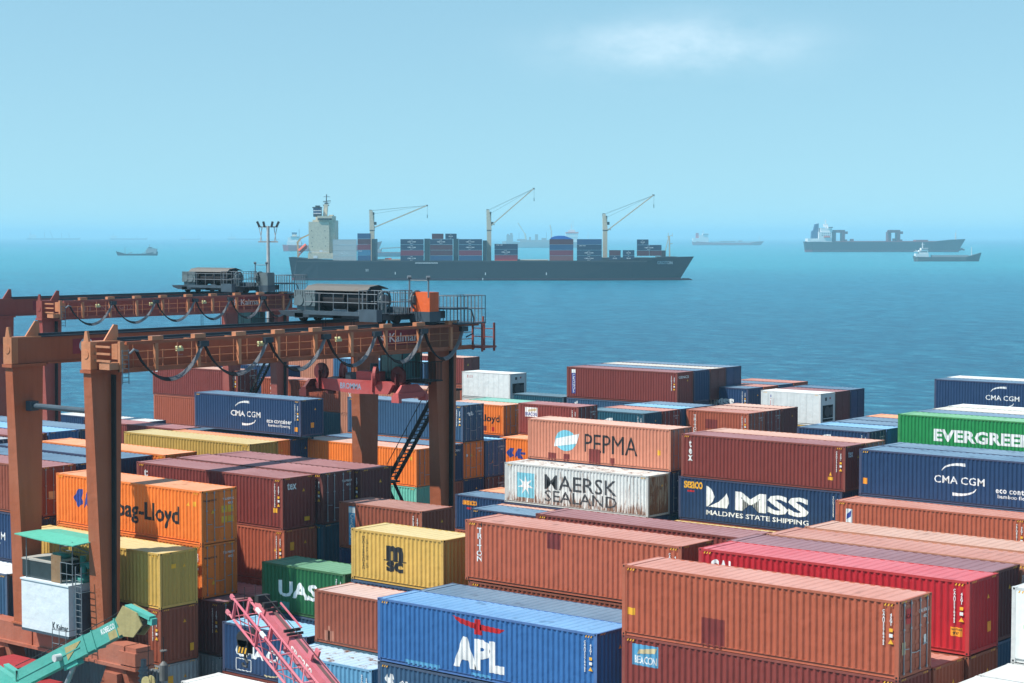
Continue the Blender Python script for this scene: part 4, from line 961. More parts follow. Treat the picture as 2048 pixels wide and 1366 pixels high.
    m_.prism(pr_, 'x', -83.4, -78.2); bd(m_, 'drum_cover', paint('cover shaded grey', (0.14, 0.13, 0.115), 0.5, 0.6), tr)  # cover colour darkened to hold the trolley's shade
    m_ = MB(); m_.box(-84.2, -82.4, 80.35, 82.0, 20.0, 20.95); m_.cyl((-83.7, 80.30, 20.35), (-83.7, 80.36, 20.35), 0.33, 16); m_.cyl((-82.95, 80.30, 20.35), (-82.95, 80.36, 20.35), 0.33, 16)
    for k in range(9): m_.box(-84.15+0.2*k, -84.05+0.2*k, 80.32, 80.35, 20.62, 20.93)
    m_.box(-84.1, -82.6, 80.5, 82.0, 19.72, 20.0); bd(m_, 'gearbox', steel_shade, tr)
    m_ = MB()
    for xx, yy in ((-77.3, 81.0), (-76.2, 82.6)):
        m_.tube([(xx, yy+0.52*math.cos(2*math.pi*k/18), 20.45+0.52*math.sin(2*math.pi*k/18)) for k in range(19)], 0.07, 6); m_.cyl((xx-0.12, yy, 20.45), (xx+0.12, yy, 20.45), 0.34, 14)
        m_.bar((xx, yy, 19.7), (xx, yy, 20.4), 0.2)
    bd(m_, 'cable_reel', steel_shade, tr)
    m_ = MB(); m_.box(-76.55, -74.95, 82.35, 83.3, 19.20, 19.78); m_.box(-79.5, -76.6, 82.2, 83.2, 19.7, 20.0); bd(m_, 'cabinet_base', steel_b, tr)
    m_ = MB(); m_.box(-76.5, -75.0, 82.4, 83.2, 19.78, 20.92); bd(m_, 'electric_cabinet', cabinet, tr)
    m_ = MB()
    for xx in (-76.5, -75.0): m_.cyl((xx, 82.3, 20.6), (xx, 82.3, 21.75), 0.05, 8); m_.cyl((xx-0.07, 82.2, 21.78), (xx+0.05, 82.38, 21.78), 0.10, 8)
    m_.cyl((-76.5, 82.3, 21.6), (-75.0, 82.3, 21.6), 0.035, 6); bd(m_, 'light_frame', rail_m, tr)
    m_ = MB()
    def rails(path, z0, hgt, post=0.9, levels=2):
        for lv in range(1, levels+1): m_.tube([(a, c, z0+hgt*lv/levels) for a, c in path], 0.025, 5)
        for (a, c), (a2, c2) in zip(path, path[1:]):
            n = max(1, round(math.hypot(a2-a, c2-c)/post))
            for i in range(n+1): m_.cyl((a+(a2-a)*i/n, c+(c2-c)*i/n, z0-0.1), (a+(a2-a)*i/n, c+(c2-c)*i/n, z0+hgt), 0.024, 5)
    rails([(-82.2, 79.35), (-76.3, 79.35), (-76.3, 79.7)], 19.78, 1.05, 1.3)
    rails([(-77.7, 79.3), (-77.7, 80.3), (-76.2, 80.3), (-76.2, 82.2)], 19.72, 1.3, 0.32)
    rails([(-84.0, 84.2), (-76.0, 84.2)], 19.72, 1.05, 1.1)
    rails([(-76.3, 84.4), (-74.6, 84.4), (-74.6, 86.9), (-76.3, 86.9), (-76.3, 84.4)], 19.1, 1.55, 0.30)
    rails([(-76.9, 81.9), (-76.9, 82.4), (-76.3, 82.25)], 19.9, 1.1, 0.25)
    bd(m_, 'railing', rail_m, tr)
    m_ = MB(); m_.box(-76.35, -74.55, 84.4, 86.9, 18.98, 19.06); m_.box(-76.5, -74.6, 83.3, 85.3, 19.9, 19.98); m_.tube([(-74.8, 84.9, 19.95), (-74.6, 85.6, 19.85), (-74.55, 85.8, 19.3), (-74.7, 85.9, 18.4), (-74.9, 85.5, 18.2)], 0.05, 6)
    bd(m_, 'rear_platform', steel_b, tr)
    # operator's cab under the trolley
    m_ = MB(); m_.box(-79.0, -77.2, 82.4, 84.1, 15.6, 15.72); m_.box(-79.0, -77.2, 82.4, 84.1, 17.4, 17.5)
    for a in (-79.0, -77.25):
        for c in (82.4, 84.05): m_.box(a, a+0.07, c, c+0.07, 15.7, 17.42)
    m_.box(-79.0, -78.9, 82.5, 84.0, 15.72, 17.4); m_.box(-78.4, -78.0, 83.0, 83.5, 15.72, 16.7)
    cb = bd(m_, 'cab', steel_d, tr)
    m_ = MB(); m_.box(-78.9, -77.28, 82.42, 82.44, 15.75, 17.38); m_.box(-77.23, -77.21, 82.5, 84.0, 15.75, 17.38); bd(m_, 'window', glass_t, cb)
    m_ = MB(); m_.box(-77.1, -75.6, 82.6, 84.2, 15.62, 15.70); m_.bar((-76.7, 84.3, 15.5), (-75.9, 83.4, 15.5), 0.12)
    for a in (-79.0, -77.2): m_.bar((a, 83.2, 17.5), (a, 83.2, 19.3), 0.10)
    for k in range(13): m_.cyl((-77.1+0.125*k, 82.6, 15.7), (-77.1+0.125*k, 82.6, 16.8), 0.02, 5)
    for k in range(13): m_.cyl((-75.6, 82.6+0.125*k, 15.7), (-75.6, 82.6+0.125*k, 16.8), 0.02, 5)
    m_.tube([(-77.1, 82.6, 16.8), (-75.6, 82.6, 16.8), (-75.6, 84.2, 16.8)], 0.03, 5)
    bd(m_, 'cab_platform', cable_m, cb)
    # access stairs on the far legs
    m_ = MB(); a, c = Vector((-78.2, 86.55, 14.9)), Vector((-82.4, 86.55, 8.9)); d = (c-a)
    for s_ in (0, 0.75): m_.bar(a+Vector((0, s_, 0)), c+Vector((0, s_, 0)), 0.07, 0.24)
    for k in range(24): p = a+d*(k/24); m_.box(p.x-0.13, p.x+0.13, p.y, p.y+0.75, p.z-0.02, p.z+0.02)
    for s_ in (0, 0.75):
        m_.bar(a+Vector((0, s_, 1.05)), c+Vector((0, s_, 1.05)), 0.035)
        for k in range(6): p = a+d*(k/5)+Vector((0, s_, 0)); m_.bar(p, p+Vector((0, 0, 1.05)), 0.03)
    m_.box(-78.4, -76.9, 86.4, 87.4, 14.80, 14.92); m_.box(-82.9, -82.1, 86.4, 87.4, 8.75, 8.85)
    c2, e2 = Vector((-82.6, 86.6, 8.8)), Vector((-79.6, 86.6, 4.2))
    for s_ in (0, 0.7): m_.bar(c2+Vector((0, s_, 0)), e2+Vector((0, s_, 0)), 0.07, 0.2)
    for xx in (-77.7, -77.2): m_.cyl((xx, 86.5, 14.9), (xx, 86.5, 17.5), 0.03, 5)
    for k in range(9): m_.cyl((-77.7, 86.5, 15.0+0.29*k), (-77.2, 86.5, 15.0+0.29*k), 0.02, 5)
    bd(m_, 'stairs', cable_m)
    for Y in (YLs, YRs):                                       # hydraulic tie between the legs on each side
        m_ = MB(); m_.cyl((FX+0.5, Y+0.1, 15.4), (NX-0.4, Y+0.1, 15.4), 0.15, 10); m_.box(FX+0.3, FX+0.75, Y-0.15, Y+0.35, 15.15, 15.65)
        bd(m_, 'tie_rod', steel_b)
    m_ = MB()
    for xx, yy in ((-82.6, 81.2), (-82.0, 83.0), (-77.4, 81.4), (-76.9, 83.0)): m_.cyl((xx, yy, 15.9), (xx, yy, 19.4), 0.022, 5); m_.cyl((xx+0.25, yy, 15.9), (xx+0.25, yy, 19.4), 0.022, 5)
    bd(m_, 'hoist_rope', cable_m)
    return o
def txt(parent, s, loc, width, height, mat, face):
    """flat lettering on a plane facing -y ('y') or +x ('x'); loc is its lower left corner"""
    pts, fs = text_tris(s, bold=0.015)
    if face == 'y': vs = [(loc[0]+width*a, loc[1]-0.004, loc[2]+height*c) for a, c in pts]
    else: vs = [(loc[0]+0.004, loc[1]+width*a, loc[2]+height*c) for a, c in pts]
    b = MB(); b.add(vs, fs); return b.build('lettering', mat, parent)
make_rtg(0, 0, 'nearest orange brown gantry crane with an orange cabinet on its trolley', rtg, cab_orange, (('L', 64.6, 0.35),))
make_rtg(-51.3, 34.9, 'farther dull red gantry crane with a grey cabinet on its trolley', rtg_red, steel_shade, (('41T', 62.6, 1.5), ('N° RTG 12', 65.0, 3.2)))
# the spreader hanging under the near crane
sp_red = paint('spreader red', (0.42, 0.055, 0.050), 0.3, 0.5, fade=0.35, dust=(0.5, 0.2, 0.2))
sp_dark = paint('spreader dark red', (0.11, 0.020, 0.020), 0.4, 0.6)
sp = empty('container_spreader', (-80.0, 82.1, 14.6), 'red spreader frame hanging on ropes under the nearest gantry crane', 'spreader')
def sd(mb, name, mat, par=sp, sm=False): mb.v = [(a+80.0, c-82.1, d-14.6) for a, c, d in mb.v]; return mb.build(name, mat, par, sm)
m_ = MB(); m_.prism([(-83.3, 15.62), (-83.0, 15.0), (-80.0, 14.82), (-77.3, 14.92), (-76.9, 15.5), (-77.2, 15.66)], 'y', 81.25, 81.5); fr = sd(m_, 'frame', sp_red)
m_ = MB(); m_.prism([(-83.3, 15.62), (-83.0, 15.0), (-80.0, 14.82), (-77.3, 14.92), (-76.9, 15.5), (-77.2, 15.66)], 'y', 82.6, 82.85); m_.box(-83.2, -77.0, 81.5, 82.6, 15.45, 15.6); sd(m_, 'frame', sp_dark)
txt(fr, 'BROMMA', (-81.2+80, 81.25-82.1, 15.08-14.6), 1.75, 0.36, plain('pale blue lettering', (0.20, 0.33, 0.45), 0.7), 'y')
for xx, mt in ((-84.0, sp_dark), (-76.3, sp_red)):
    m_ = MB(); m_.box(xx-0.22, xx+0.22, 80.88, 83.32, 14.72, 15.05); m_.prism([(80.95, 15.05), (83.25, 15.05), (82.7, 15.5), (81.4, 15.5)], 'x', xx-0.1, xx+0.1)
    for yy in (80.95, 83.25): m_.box(xx-0.3, xx+0.3, yy-0.12, yy+0.12, 14.5, 14.9)
    m_.box(min(xx, -80)+0.2 if xx < -80 else -77.2, -83.0 if xx < -80 else xx-0.2, 81.7, 82.4, 14.95, 15.3)
    sd(m_, 'end_beam', mt)
for xx, yy, ax in ((-82.9, 81.35, 'y'), (-76.9, 81.75, 'y'), (-82.6, 82.9, 'd'), (-78.3, 81.3, 'd')):
    m_ = MB(); dv = Vector((0, 1, 0)) if ax == 'y' else Vector((0.85, 0.5, 0)).normalized()
    c_ = Vector((xx, yy, 16.0)); m_.cyl(c_-dv*0.09, c_+dv*0.09, 0.55, 22); m_.cyl(c_-dv*0.13, c_+dv*0.13, 0.2, 12); m_.bar(c_-dv*0.2-Vector((0, 0, 1.0)), c_-dv*0.16+Vector((0, 0, .1)), 0.2, 0.10); m_.bar(c_+dv*0.2-Vector((0, 0, 1.0)), c_+dv*0.16+Vector((0, 0, .1)), 0.2, 0.10)
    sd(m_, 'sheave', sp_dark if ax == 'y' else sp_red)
m_ = MB(); m_.box(-80.3, -78.6, 81.7, 82.6, 15.6, 16.15); sd(m_, 'cable_basket', sp_red)
m_ = MB(); m_.box(-81.3, -80.4, 81.8, 82.5, 15.6, 16.0); m_.cyl((-79.4, 82.3, 15.9), (-79.4, 82.3, 16.6), 0.25, 12); sd(m_, 'hydraulic_unit', steel_d)

# ------------------------------------------------------------------ mobile cranes in the lane in front
def basis(p, q):
    d = (Vector(q)-Vector(p)).normalized(); sd_ = d.cross(Vector((0, 0, 1))).normalized(); u = sd_.cross(d); return d, sd_, u
tealp = paint('crane turquoise', (0.055, 0.37, 0.30), 0.22, 0.45, fade=0.25, streak=0.2, dust=(0.3, 0.55, 0.48))
olive = paint('crane worn olive', (0.42, 0.36, 0.16), 0.3, 0.6)
pinkp = paint('crane pink', (0.58, 0.125, 0.165), 0.22, 0.45, fade=0.3, streak=0.2, dust=(0.75, 0.38, 0.38))
def carrier(o, x0, x1, yc, mat, sd=1):
    m_ = MB(); m_.box(x0, x1, yc-1.3, yc+1.3, 0.9, 1.5); m_.box(x0 if sd < 0 else x1-1.8, x0+1.8 if sd < 0 else x1, yc-1.3, yc+1.3, 1.5, 2.2)
    m_.box((x0+x1)/2-2, (x0+x1)/2+2, yc-1.2, yc+1.2, 1.55, 2.4); m_.build('carrier', mat, o)
    for k in range(4):
        for s in (-1, 1):
            m_ = MB(); xx = x0+1.3+(x1-x0-2.6)*k/3; m_.cyl((xx, yc+s*0.85, 0.6), (xx, yc+s*1.25, 0.6), 0.6, 16); m_.build('wheel', rubber, o)
o = empty('mobile_crane', (0, 0, 0), 'turquoise telescopic crane boom rising across the foot of the near gantry crane', 'crane')
P0, P1 = Vector((-75.95, 54, 2.95)), Vector((-67.35, 54, 6.95)); d, s1, u = basis(P0, P1); Lb = (P1-P0).length
m_ = MB()
for a, c, wd, hh in ((0.6, 6.4, 0.52, 0.86), (6.4, 9.0, 0.48, 0.80)):
    m_.bar(P0+d*a, P0+d*c, wd, hh)
for a in (6.4, 7.1, 8.9): m_.bar(P0+d*(a-0.03), P0+d*(a+0.03), 0.57, 0.91)
m_.bar(P0+d*0.4, P0+d*6.0+u*0.0, 0.58, 0.05)
bm_ = m_.build('boom', tealp, o)
m_ = MB(); m_.bar(P0+d*8.2-u*0.2, P0+d*9.35-u*0.2, 0.50, 0.36); pts = [P0+d*4.9+s1*0.27+u*v for v in (0.3, -0.3)]+[P0+d*6.2+s1*0.27+u*0.25]
m_.add([p for p in pts]+[p+s1*0.012 for p in pts], [(3, 4, 5), (0, 3, 5, 2), (0, 1, 4, 3), (1, 2, 5, 4)])
m_.build('worn_patch', olive, o)
m_ = MB()                                          # boom head: two cheek plates, sheaves
for s in (-1, 1):
    q = s1*(0.30*s)
    pl = [P1+d*-0.4+u*0.35, P1+d*0.35+u*0.75, P1+d*1.15+u*0.15, P1+d*1.25-u*0.45, P1+d*0.45-u*0.75, P1+d*-0.2-u*0.5]
    vs = [p+q-s1*0.03 for p in pl]+[p+q+s1*0.03 for p in pl]; n = 6
    m_.add(vs, [tuple(range(n)), tuple(range(2*n-1, n-1, -1))]+[(i, i+n, (i+1) % n+n, (i+1) % n) for i in range(n)])
m_.build('boom_head', olive, o)
m_ = MB()
for a, c in ((0.35, 0.25), (0.95, -0.25), (0.25, -0.35)): q = P1+d*a+u*c; m_.cyl(q-s1*0.22, q+s1*0.22, 0.24, 14)
m_.build('sheave', plain('oily steel', (0.10, 0.09, 0.06), 0.5), o)
m_ = MB(); q = P1+d*0.3; m_.bar(q+u*0.7, P1+d*1.7-u*0.3, 0.36, 0.18); m_.bar(P1+d*1.7-u*0.3, P1+d*1.55-u*0.55, 0.3, 0.3); m_.bar(P1-d*0.8+u*0.3, P1+d*0.2+u*0.55, 0.2, 0.25); m_.build('jib_bracket', tealp, o)
m_ = MB(); f = P0+d*3.9-s1*-0.31+u*0.1; m_.cyl(P0+d*4.4+s1*0.26, P0+d*4.4+s1*0.62, 0.17, 14); m_.build('cable_drum', plain('drum white', (0.6, 0.62, 0.62), 0.5), o)
txt2 = text_tris('KOBELCO', bold=0.03)
b = MB(); b.add([P0+d*(7.75+1.05*a)+u*(0.02+0.26*c)+s1*0.245 for a, c in txt2[0]], txt2[1]); b.build('lettering', white_mark, o)
m_ = MB(); m_.cyl(P0+d*5.0-u*0.5, P0+d*3.0-u*1.7+Vector((0, 0, -0.2)), 0.12, 10); m_.build('lift_rod', galv, o)
m_ = MB(); m_.cyl(P0+d*3.1-u*1.65, P0+d*0.6-u*2.6, 0.20, 12); m_.bar(P0+d*4.3-u*0.45, P0+d*5.4-u*0.45, 0.36, 0.4); m_.build('lift_cylinder', tealp, o)
m_ = MB(); m_.prism([(-76.9, 3.7), (-76.4, 2.4), (-74.7, 2.2), (-74.9, 3.0), (-75.6, 3.35)], 'y', 53.6, 53.9); m_.prism([(-76.9, 3.7), (-76.4, 2.4), (-74.7, 2.2), (-74.9, 3.0), (-75.6, 3.35)], 'y', 54.1, 54.4); m_.box(-78, -73.5, 53.2, 54.8, 1.6, 2.35); m_.build('turret', tealp, o)
m_ = MB(); m_.tube([P0+d*0.5+u*0.7, P0+d*3+u*0.62, P1-d*1+u*0.62, P1+d*0.3+u*0.7], 0.02, 5); m_.tube([P0+d*0.2+u*0.1-s1*-.3, P0+d*0.5-u*0.6-s1*-.4, P0+d*0.9+u*0.4-s1*-.3], 0.035, 6); m_.build('hoist_rope', cable_m, o)
carrier(o, -82, -70, 54, tealp, -1)
m_ = MB(); m_.box(-80.4, -76.62, 49.6, 51.2, 2.65, 2.76); m_.build('cab_roof', plain('cab roof olive', (0.30, 0.31, 0.22), 0.7), o)
m_ = MB(); m_.box(-80.2, -76.8, 49.75, 51.05, 1.5, 2.65); m_.build('cab', tealp, o)
hk_ = empty('hook_block', (-66.0, 54.0, 4.2), 'worn olive hook block hanging from the turquoise boom tip', 'hook', 'hooks hanging from the crane booms')
def hook(o, mat, stripe, s):
    m_ = MB()
    for y in (-0.14, 0.14): m_.cyl((0, y-0.03, 0.35*s), (0, y+0.03, 0.35*s), 0.36*s, 18); m_.box(-0.3*s, 0.3*s, y-0.03, y+0.03, -0.3*s, 0.3*s)
    m_.build('block', mat, o)
    m_ = MB(); m_.tube([(0, 0, -0.25*s), (0, 0, -0.5*s), (0.16*s, 0, -0.68*s), (0.1*s, 0, -0.88*s), (-0.1*s, 0, -0.86*s), (-0.16*s, 0, -0.72*s)], 0.06*s, 8); m_.build('hook', plain('hook steel', (0.08, 0.08, 0.075), 0.5), o)
    m_ = MB(); m_.cyl((0, 0, 0.5*s), (0.0, 0, 2.6*s), 0.018, 5); m_.build('rope', cable_m, o)
    if stripe:
        m_ = MB()
        for k in (-1, 0, 1): m_.add([(k*0.2*s-0.07*s, -0.176, -0.26*s), (k*0.2*s+0.02*s, -0.176, -0.26*s), (k*0.2*s+0.11*s, -0.176, 0.0), (k*0.2*s+0.02*s, -0.176, 0.0)], [(0, 1, 2, 3)])
        m_.build('stripe', yellow_mark, o)
hook(hk_, olive, False, 0.8)
o2 = empty('weight_ball', (-65.2, 54.2, 5.0), 'small grey overhaul weight hanging beside the turquoise boom tip', 'weight')
m_ = MB(); m_.cyl((0, 0, -0.35), (0, 0, 0.35), 0.19, 12); m_.cyl((0, 0, 0.35), (0, 0, 0.5), 0.19, 12, r2=0.06); m_.cyl((0, 0, 0.95), (0, 0, 1.0), 0.16, 12); m_.build('weight', plain('weight grey', (0.14, 0.14, 0.13), 0.6), o2)
m_ = MB(); m_.cyl((0, 0, 0.5), (0, 0, 1.6), 0.015, 5); m_.build('rope', cable_m, o2)
ex = empty('exhaust_stack', (-67.8, 55.2, 0), 'grey ribbed exhaust stack standing beside the hook of the turquoise crane', 'exhaust')
m_ = MB(); m_.cyl((0, 0, 3.2), (0, 0, 4.7), 0.19, 12); m_.cyl((0, 0, 4.7), (0, 0, 5.05), 0.13, 12)
for k in range(6): m_.cyl((0, 0, 3.4+0.22*k), (0, 0, 3.46+0.22*k), 0.25, 12)
m_.cyl((0, 0, 0), (0, 0, 3.2), 0.3, 12); m_.tube([(0.1, 0, 3.3), (-0.6, 0, 3.15), (-0.9, 0, 2.8)], 0.14, 8); m_.build('stack', plain('stack grey', (0.15, 0.17, 0.18), 0.6), ex)

# pink crane: telescopic boom with a lattice jib stowed along its side
o = empty('mobile_crane', (0, 0, 0), 'pink crane boom with a lattice jib along its side at the bottom edge', 'crane')
P1 = Vector((-60.05, 55.4, 8.35)); P0 = P1+Vector((5.3, -1.0, -2.75))*2.3; d, s1, u = basis(P0, P1); Lb = (P1-P0).length
def Q(a, v=0, s=0): return P1-d*a+u*v+s1*s         # a metres back from the tip
m_ = MB(); m_.bar(Q(0.4), Q(2.6), 0.46, 0.56); m_.bar(Q(2.5), Q(Lb), 0.58, 0.72); m_.bar(Q(2.44), Q(2.62), 0.64, 0.80); m_.build('boom', pinkp, o)
m_ = MB(); m_.bar(Q(0.6, .365), Q(Lb, .375), 0.16, 0.02); m_.build('wear_strip', plain('wear strip brown', (0.16, 0.09, 0.085), 0.7), o)
m_ = MB(); m_.bar(Q(-.25, .32, -.3), Q(-.25, .32, .3), 0.30); m_.bar(Q(0.35, .42, -.34), Q(0.35, .42, .34), 0.2); m_.bar(Q(.7, .42, -.34), Q(.7, .42, .34), 0.12); m_.bar(Q(2.3, .5, -.42), Q(2.3, .5, .36), 0.12); m_.bar(Q(2.55, .5, -.42), Q(2.55, .5, .36), 0.10)
for s in (-.2, .2): m_.cyl(Q(0, -.05, s-.06), Q(0, -.05, s+.06), 0.28, 14)
m_.build('boom_head', plain('oily black steel', (0.035, 0.032, 0.032), 0.5), o)
m_ = MB(); m_.bar(Q(-.3, .0, .26), Q(.5, .0, .26), 0.05, 0.5); m_.bar(Q(-.3, .0, -.26), Q(.5, .0, -.26), 0.05, 0.5); m_.bar(Q(.5, .55, .42), Q(2.3, .55, .42), 0.06); m_.bar(Q(4.0, .42, .2), Q(4.0, .7, .2), 0.10, .3); m_.bar(Q(4.1, .42, -.2), Q(4.1, .72, -.2), 0.10, .3); m_.build('bracket', pinkp, o)
pts, fs = text_tris('SRC250', bold=0.03); b = MB()
b.add([Q(5.1, -.22, .295)+(-d)*(-2.3*(a-0))+u*(0.42*c)+(-d)*0 for a, c in pts] if False else [P1-d*(2.85+1.75*a)+u*(0.20-0.36*(1-c))-s1*0.297 for a, c in pts], fs); b.build('lettering', white_mark, o)
m_ = MB()                                        # lattice jib: four chords, braces
def J(a, i): return Q(a, (0.30, 0.30, -0.50, -0.50)[i], (-0.62, -1.28, -0.62, -1.28)[i])
for i in range(4): m_.cyl(J(-0.55 if i in (1, 3) else -0.2, i), J(Lb, i), 0.055, 8)
n = int(Lb/0.95)
for k in range(n):
    a, c = -0.3+0.95*k, -0.3+0.95*(k+1)
    for i, j in ((0, 1), (1, 3), (3, 2), (2, 0)):
        m_.cyl(J(a, i), J(c, j), 0.026, 6)
        if k % 2 == 0: m_.cyl(J(a, i), J(a, j), 0.03, 6)
for a in (-0.3, 1.7): 
    for i, j in ((1, 3), (0, 2)): m_.bar(J(a, i), J(a+.15, j), 0.14, 0.05)
for i in range(4): m_.bar(J(-0.75 if i in (1, 3) else -.35, i), J(-0.5 if i in (1, 3) else -.1, i), 0.10, 0.16)
m_.build('lattice_jib', pinkp, o)
m_ = MB(); m_.bar(J(0.35, 0), J(0.7, 0), 0.12); m_.bar(J(1.9, 1), J(2.25, 1), 0.12); m_.build('white_band', white_mark, o)
m_ = MB(); m_.tube([Q(-.2, .5, .05), Q(.4, .55, .05), Q(2.4, .62, .0), Q(Lb, .5, 0)], 0.018, 5); m_.build('hoist_rope', cable_m, o)
xb = P0.x; m_ = MB(); m_.box(xb-2.2, xb+1.2, P0.y-1.1, P0.y+1.1, 1.5, P0.z+0.2 if P0.z > 1.8 else 2.6); m_.build('turret', pinkp, o)
carrier(o, xb-6, xb+5, P0.y, pinkp)
h2 = empty('hook_block', tuple(Q(-.35, -2.3, -.1)), 'black and yellow striped hook block hanging from the pink boom tip', 'hook', 'hooks hanging from the crane booms')
hook(h2, plain('hook block black', (0.035, 0.033, 0.03), 0.5), True, 1.0)
o2 = empty('weight_ball', tuple(Q(-.75, -1.75, .5)), 'dark overhaul weight hanging left of the striped hook block of the pink crane', 'weight')
m_ = MB(); m_.cyl((0, 0, -0.2), (0, 0, 0.12), 0.2, 12); m_.cyl((0, 0, -0.6), (0, 0, -0.2), 0.07, 8); m_.build('weight', plain('weight dark', (0.06, 0.06, 0.06), 0.6), o2)
m_ = MB(); m_.cyl((0, 0, 0.12), (0, 0, 1.9), 0.015, 5); m_.build('rope', cable_m, o2)
# red yard machine seen under the near gantry beam
o = empty('yard_truck', (-81.3, 63.0 - 6.0, 0), 'red yard truck body half hidden below the white power unit', 'vehicle')
red_b = paint('truck red', (0.34, 0.035, 0.04), 0.2, 0.5)
m_ = MB(); m_.box(-1.7, 1.2, -0.4, 2.0, 0.9, 2.5); m_.box(1.2, 2.6, -0.3, 1.9, 0.9, 1.7); m_.build('body', red_b, o)
for a in (-1.0, 1.6):
    for c in (-0.35, 1.95): m_ = MB(); m_.cyl((a, c-0.15, 0.55), (a, c+0.15, 0.55), 0.55, 16); m_.build('wheel', rubber, o)

# floodlight mast by the water
o = empty('floodlight_mast', (-143.3, 133.2, 0), 'tall grey floodlight mast with four lamp heads by the water', 'light mast')
m_ = MB(); m_.cyl((0, 0, 0), (0, 0, 25.2), 0.30, 12, r2=0.15); m_.build('pole', plain('mast grey', (0.50, 0.50, 0.48), 0.5), o)
rx, ry = RT.x, RT.y
m_ = MB(); m_.bar((-1.0*rx, -1.0*ry, 23.6), (1.0*rx, 1.0*ry, 23.6), 0.14); m_.bar((-1.0*rx, -1.0*ry, 25.1), (1.0*rx, 1.0*ry, 25.1), 0.12)
for k in (-1, 1): m_.bar((0.6*rx*k, 0.6*ry*k, 23.6), (0.9*rx*k, 0.9*ry*k, 25.0), 0.06); m_.bar((.8*rx*k, .8*ry*k, 23.6), (.6*rx*k, .6*ry*k, 25.1), 0.06)
m_.build('crossarm', plain('mast grey', (0.50, 0.50, 0.48), 0.5), o)
for k, tl in ((-0.85, -.25), (-.35, -.12), (.35, .12), (0.85, .25)):
    m_ = MB(); p = Vector((k*rx, k*ry, 25.1)); m_.bar(p, p+Vector((tl*rx, tl*ry, 0.55)), 0.34, 0.20); m_.build('lamp', plain('lamp housing', (0.055, 0.06, 0.065), 0.4), o)
# ------------------------------------------------------------------ ships at anchor
FH = Vector((math.cos(YAW), math.sin(YAW), 0))
def sea_dist(py): return (CAMZ-SEA)/math.tan(PIT-math.atan((683-py)/3830.26))
HEAD = math.atan2(RT.y, RT.x)
class Ship:
    """everything is given in photograph pixels along the hull and above the waterline; one pixel is s metres at the ship's distance"""
    def __init__(self, name, label, cat, xref, wl, dist=None, group=None, turn=0.0):
        D = dist or sea_dist(wl); self.s = D/3830.26; self.x0 = xref; self.wl = wl
        p = FH*D+RT*((xref-1024)/3830.26*D)
        self.o = empty(name, (p.x, p.y, SEA), label, cat, group, HEAD+turn)
    def X(self, px): return (px-self.x0)*self.s
    def Z(self, py): return (self.wl-py)*self.s
    def box(self, b, x0, x1, yt, yb, d0, d1, mi=0): b.box(self.X(x0), self.X(x1), d0*self.s, d1*self.s, self.Z(yb), self.Z(yt), mi)
    def part(self, name, mat, boxes, parent=None):
        b = MB()
        for q in boxes: self.box(b, *q)
        return b.build(name, mat, parent or self.o)
    def bars(self, name, mat, segs, parent=None):
        b = MB()
        for (xa, ya, da, xb, yb, db, w_) in segs: b.bar((self.X(xa), da*self.s, self.Z(ya)), (self.X(xb), db*self.s, self.Z(yb)), w_*self.s)
        return b.build(name, mat, parent or self.o)
    def hull(self, st, mats, boot=3.0, name='hull'):
        """st: (px at deck, px at waterline, half beam deck, half beam waterline, py of the deck edge)"""
        b = MB(); s = self.s; rows = []
        for xd, xw, hd, hw, yd in st:
            zb = boot*s; zd = self.Z(yd); f = zb/zd if zd > 0 else 0
            xb, hb = xw+(xd-xw)*f*0.6, hw+(hd-hw)*f*0.6
            rows.append([(self.X(xw), hw*0.9*s, -1.5), (self.X(xb), hb*s, zb), (self.X(xd), hd*s, zd)])
        n = len(rows)
        vs = []
        for r in rows:
            for x, h, z in r: vs += [(x, -h, z), (x, h, z)]
        fs0, fs1 = [], []
        for i in range(n-1):
            a, c = 6*i, 6*(i+1)
            fs1 += [(a, c, c+2, a+2), (a+1, a+3, c+3, c+1)]
            fs0 += [(a+2, c+2, c+4, a+4), (a+3, a+5, c+5, c+3)]
            fs0 += [(a+4, c+4, c+5, a+5)]
        fs0 += [(2, 4, 5, 3), (6*(n-1)+2, 6*(n-1)+3, 6*(n-1)+5, 6*(n-1)+4)]; fs1 += [(0, 2, 3, 1)]
        b.add(vs, fs0, 0); b.add(vs, fs1, 1)
        return b.build(name, mats, self.o)
    def text(self, s_, x0, x1, yt, yb, depth, mat, parent=None):
        pts, fs = text_tris(s_, bold=0.02); b = MB()
        b.add([(self.X(x0+(x1-x0)*a), depth*self.s, self.Z(yb+(yt-yb)*c)) for a, c in pts], fs); return b.build('lettering', mat, parent or self.o)
hull_k = plain('hull black', (0.009, 0.013, 0.019), 0.6, 0, 0.2); boot_r = plain('boot topping red', (0.16, 0.020, 0.028), 0.6)
hull_r = plain('hull red', (0.26, 0.030, 0.030), 0.55); hull_g = plain('hull grey', (0.30, 0.33, 0.34), 0.6); hull_dg = plain('hull dark grey', (0.10, 0.12, 0.115), 0.6)
hull_b = plain('hull blue grey', (0.10, 0.16, 0.22), 0.6)
cream_s = plain('ship cream', (0.62, 0.55, 0.40), 0.6); white_s = plain('ship white', (0.74, 0.75, 0.74), 0.6); win_m = plain('bridge windows', (0.015, 0.02, 0.025), 0.2)
mast_d = plain('mast dark', (0.06, 0.065, 0.07), 0.6); deck_r = plain('deck red', (0.24, 0.05, 0.045), 0.7); deck_k = plain('deck dark', (0.035, 0.04, 0.042), 0.8)
fun_b = plain('funnel blue', (0.02, 0.06, 0.16), 0.5); fun_k = plain('funnel black', (0.02, 0.022, 0.025), 0.5); fun_r = plain('funnel red', (0.42, 0.03, 0.03), 0.5)
orange_s = plain('lifeboat orange', (0.70, 0.10, 0.04), 0.5); tarp_b = plain('tarpaulin blue', (0.02, 0.14, 0.50), 0.7)

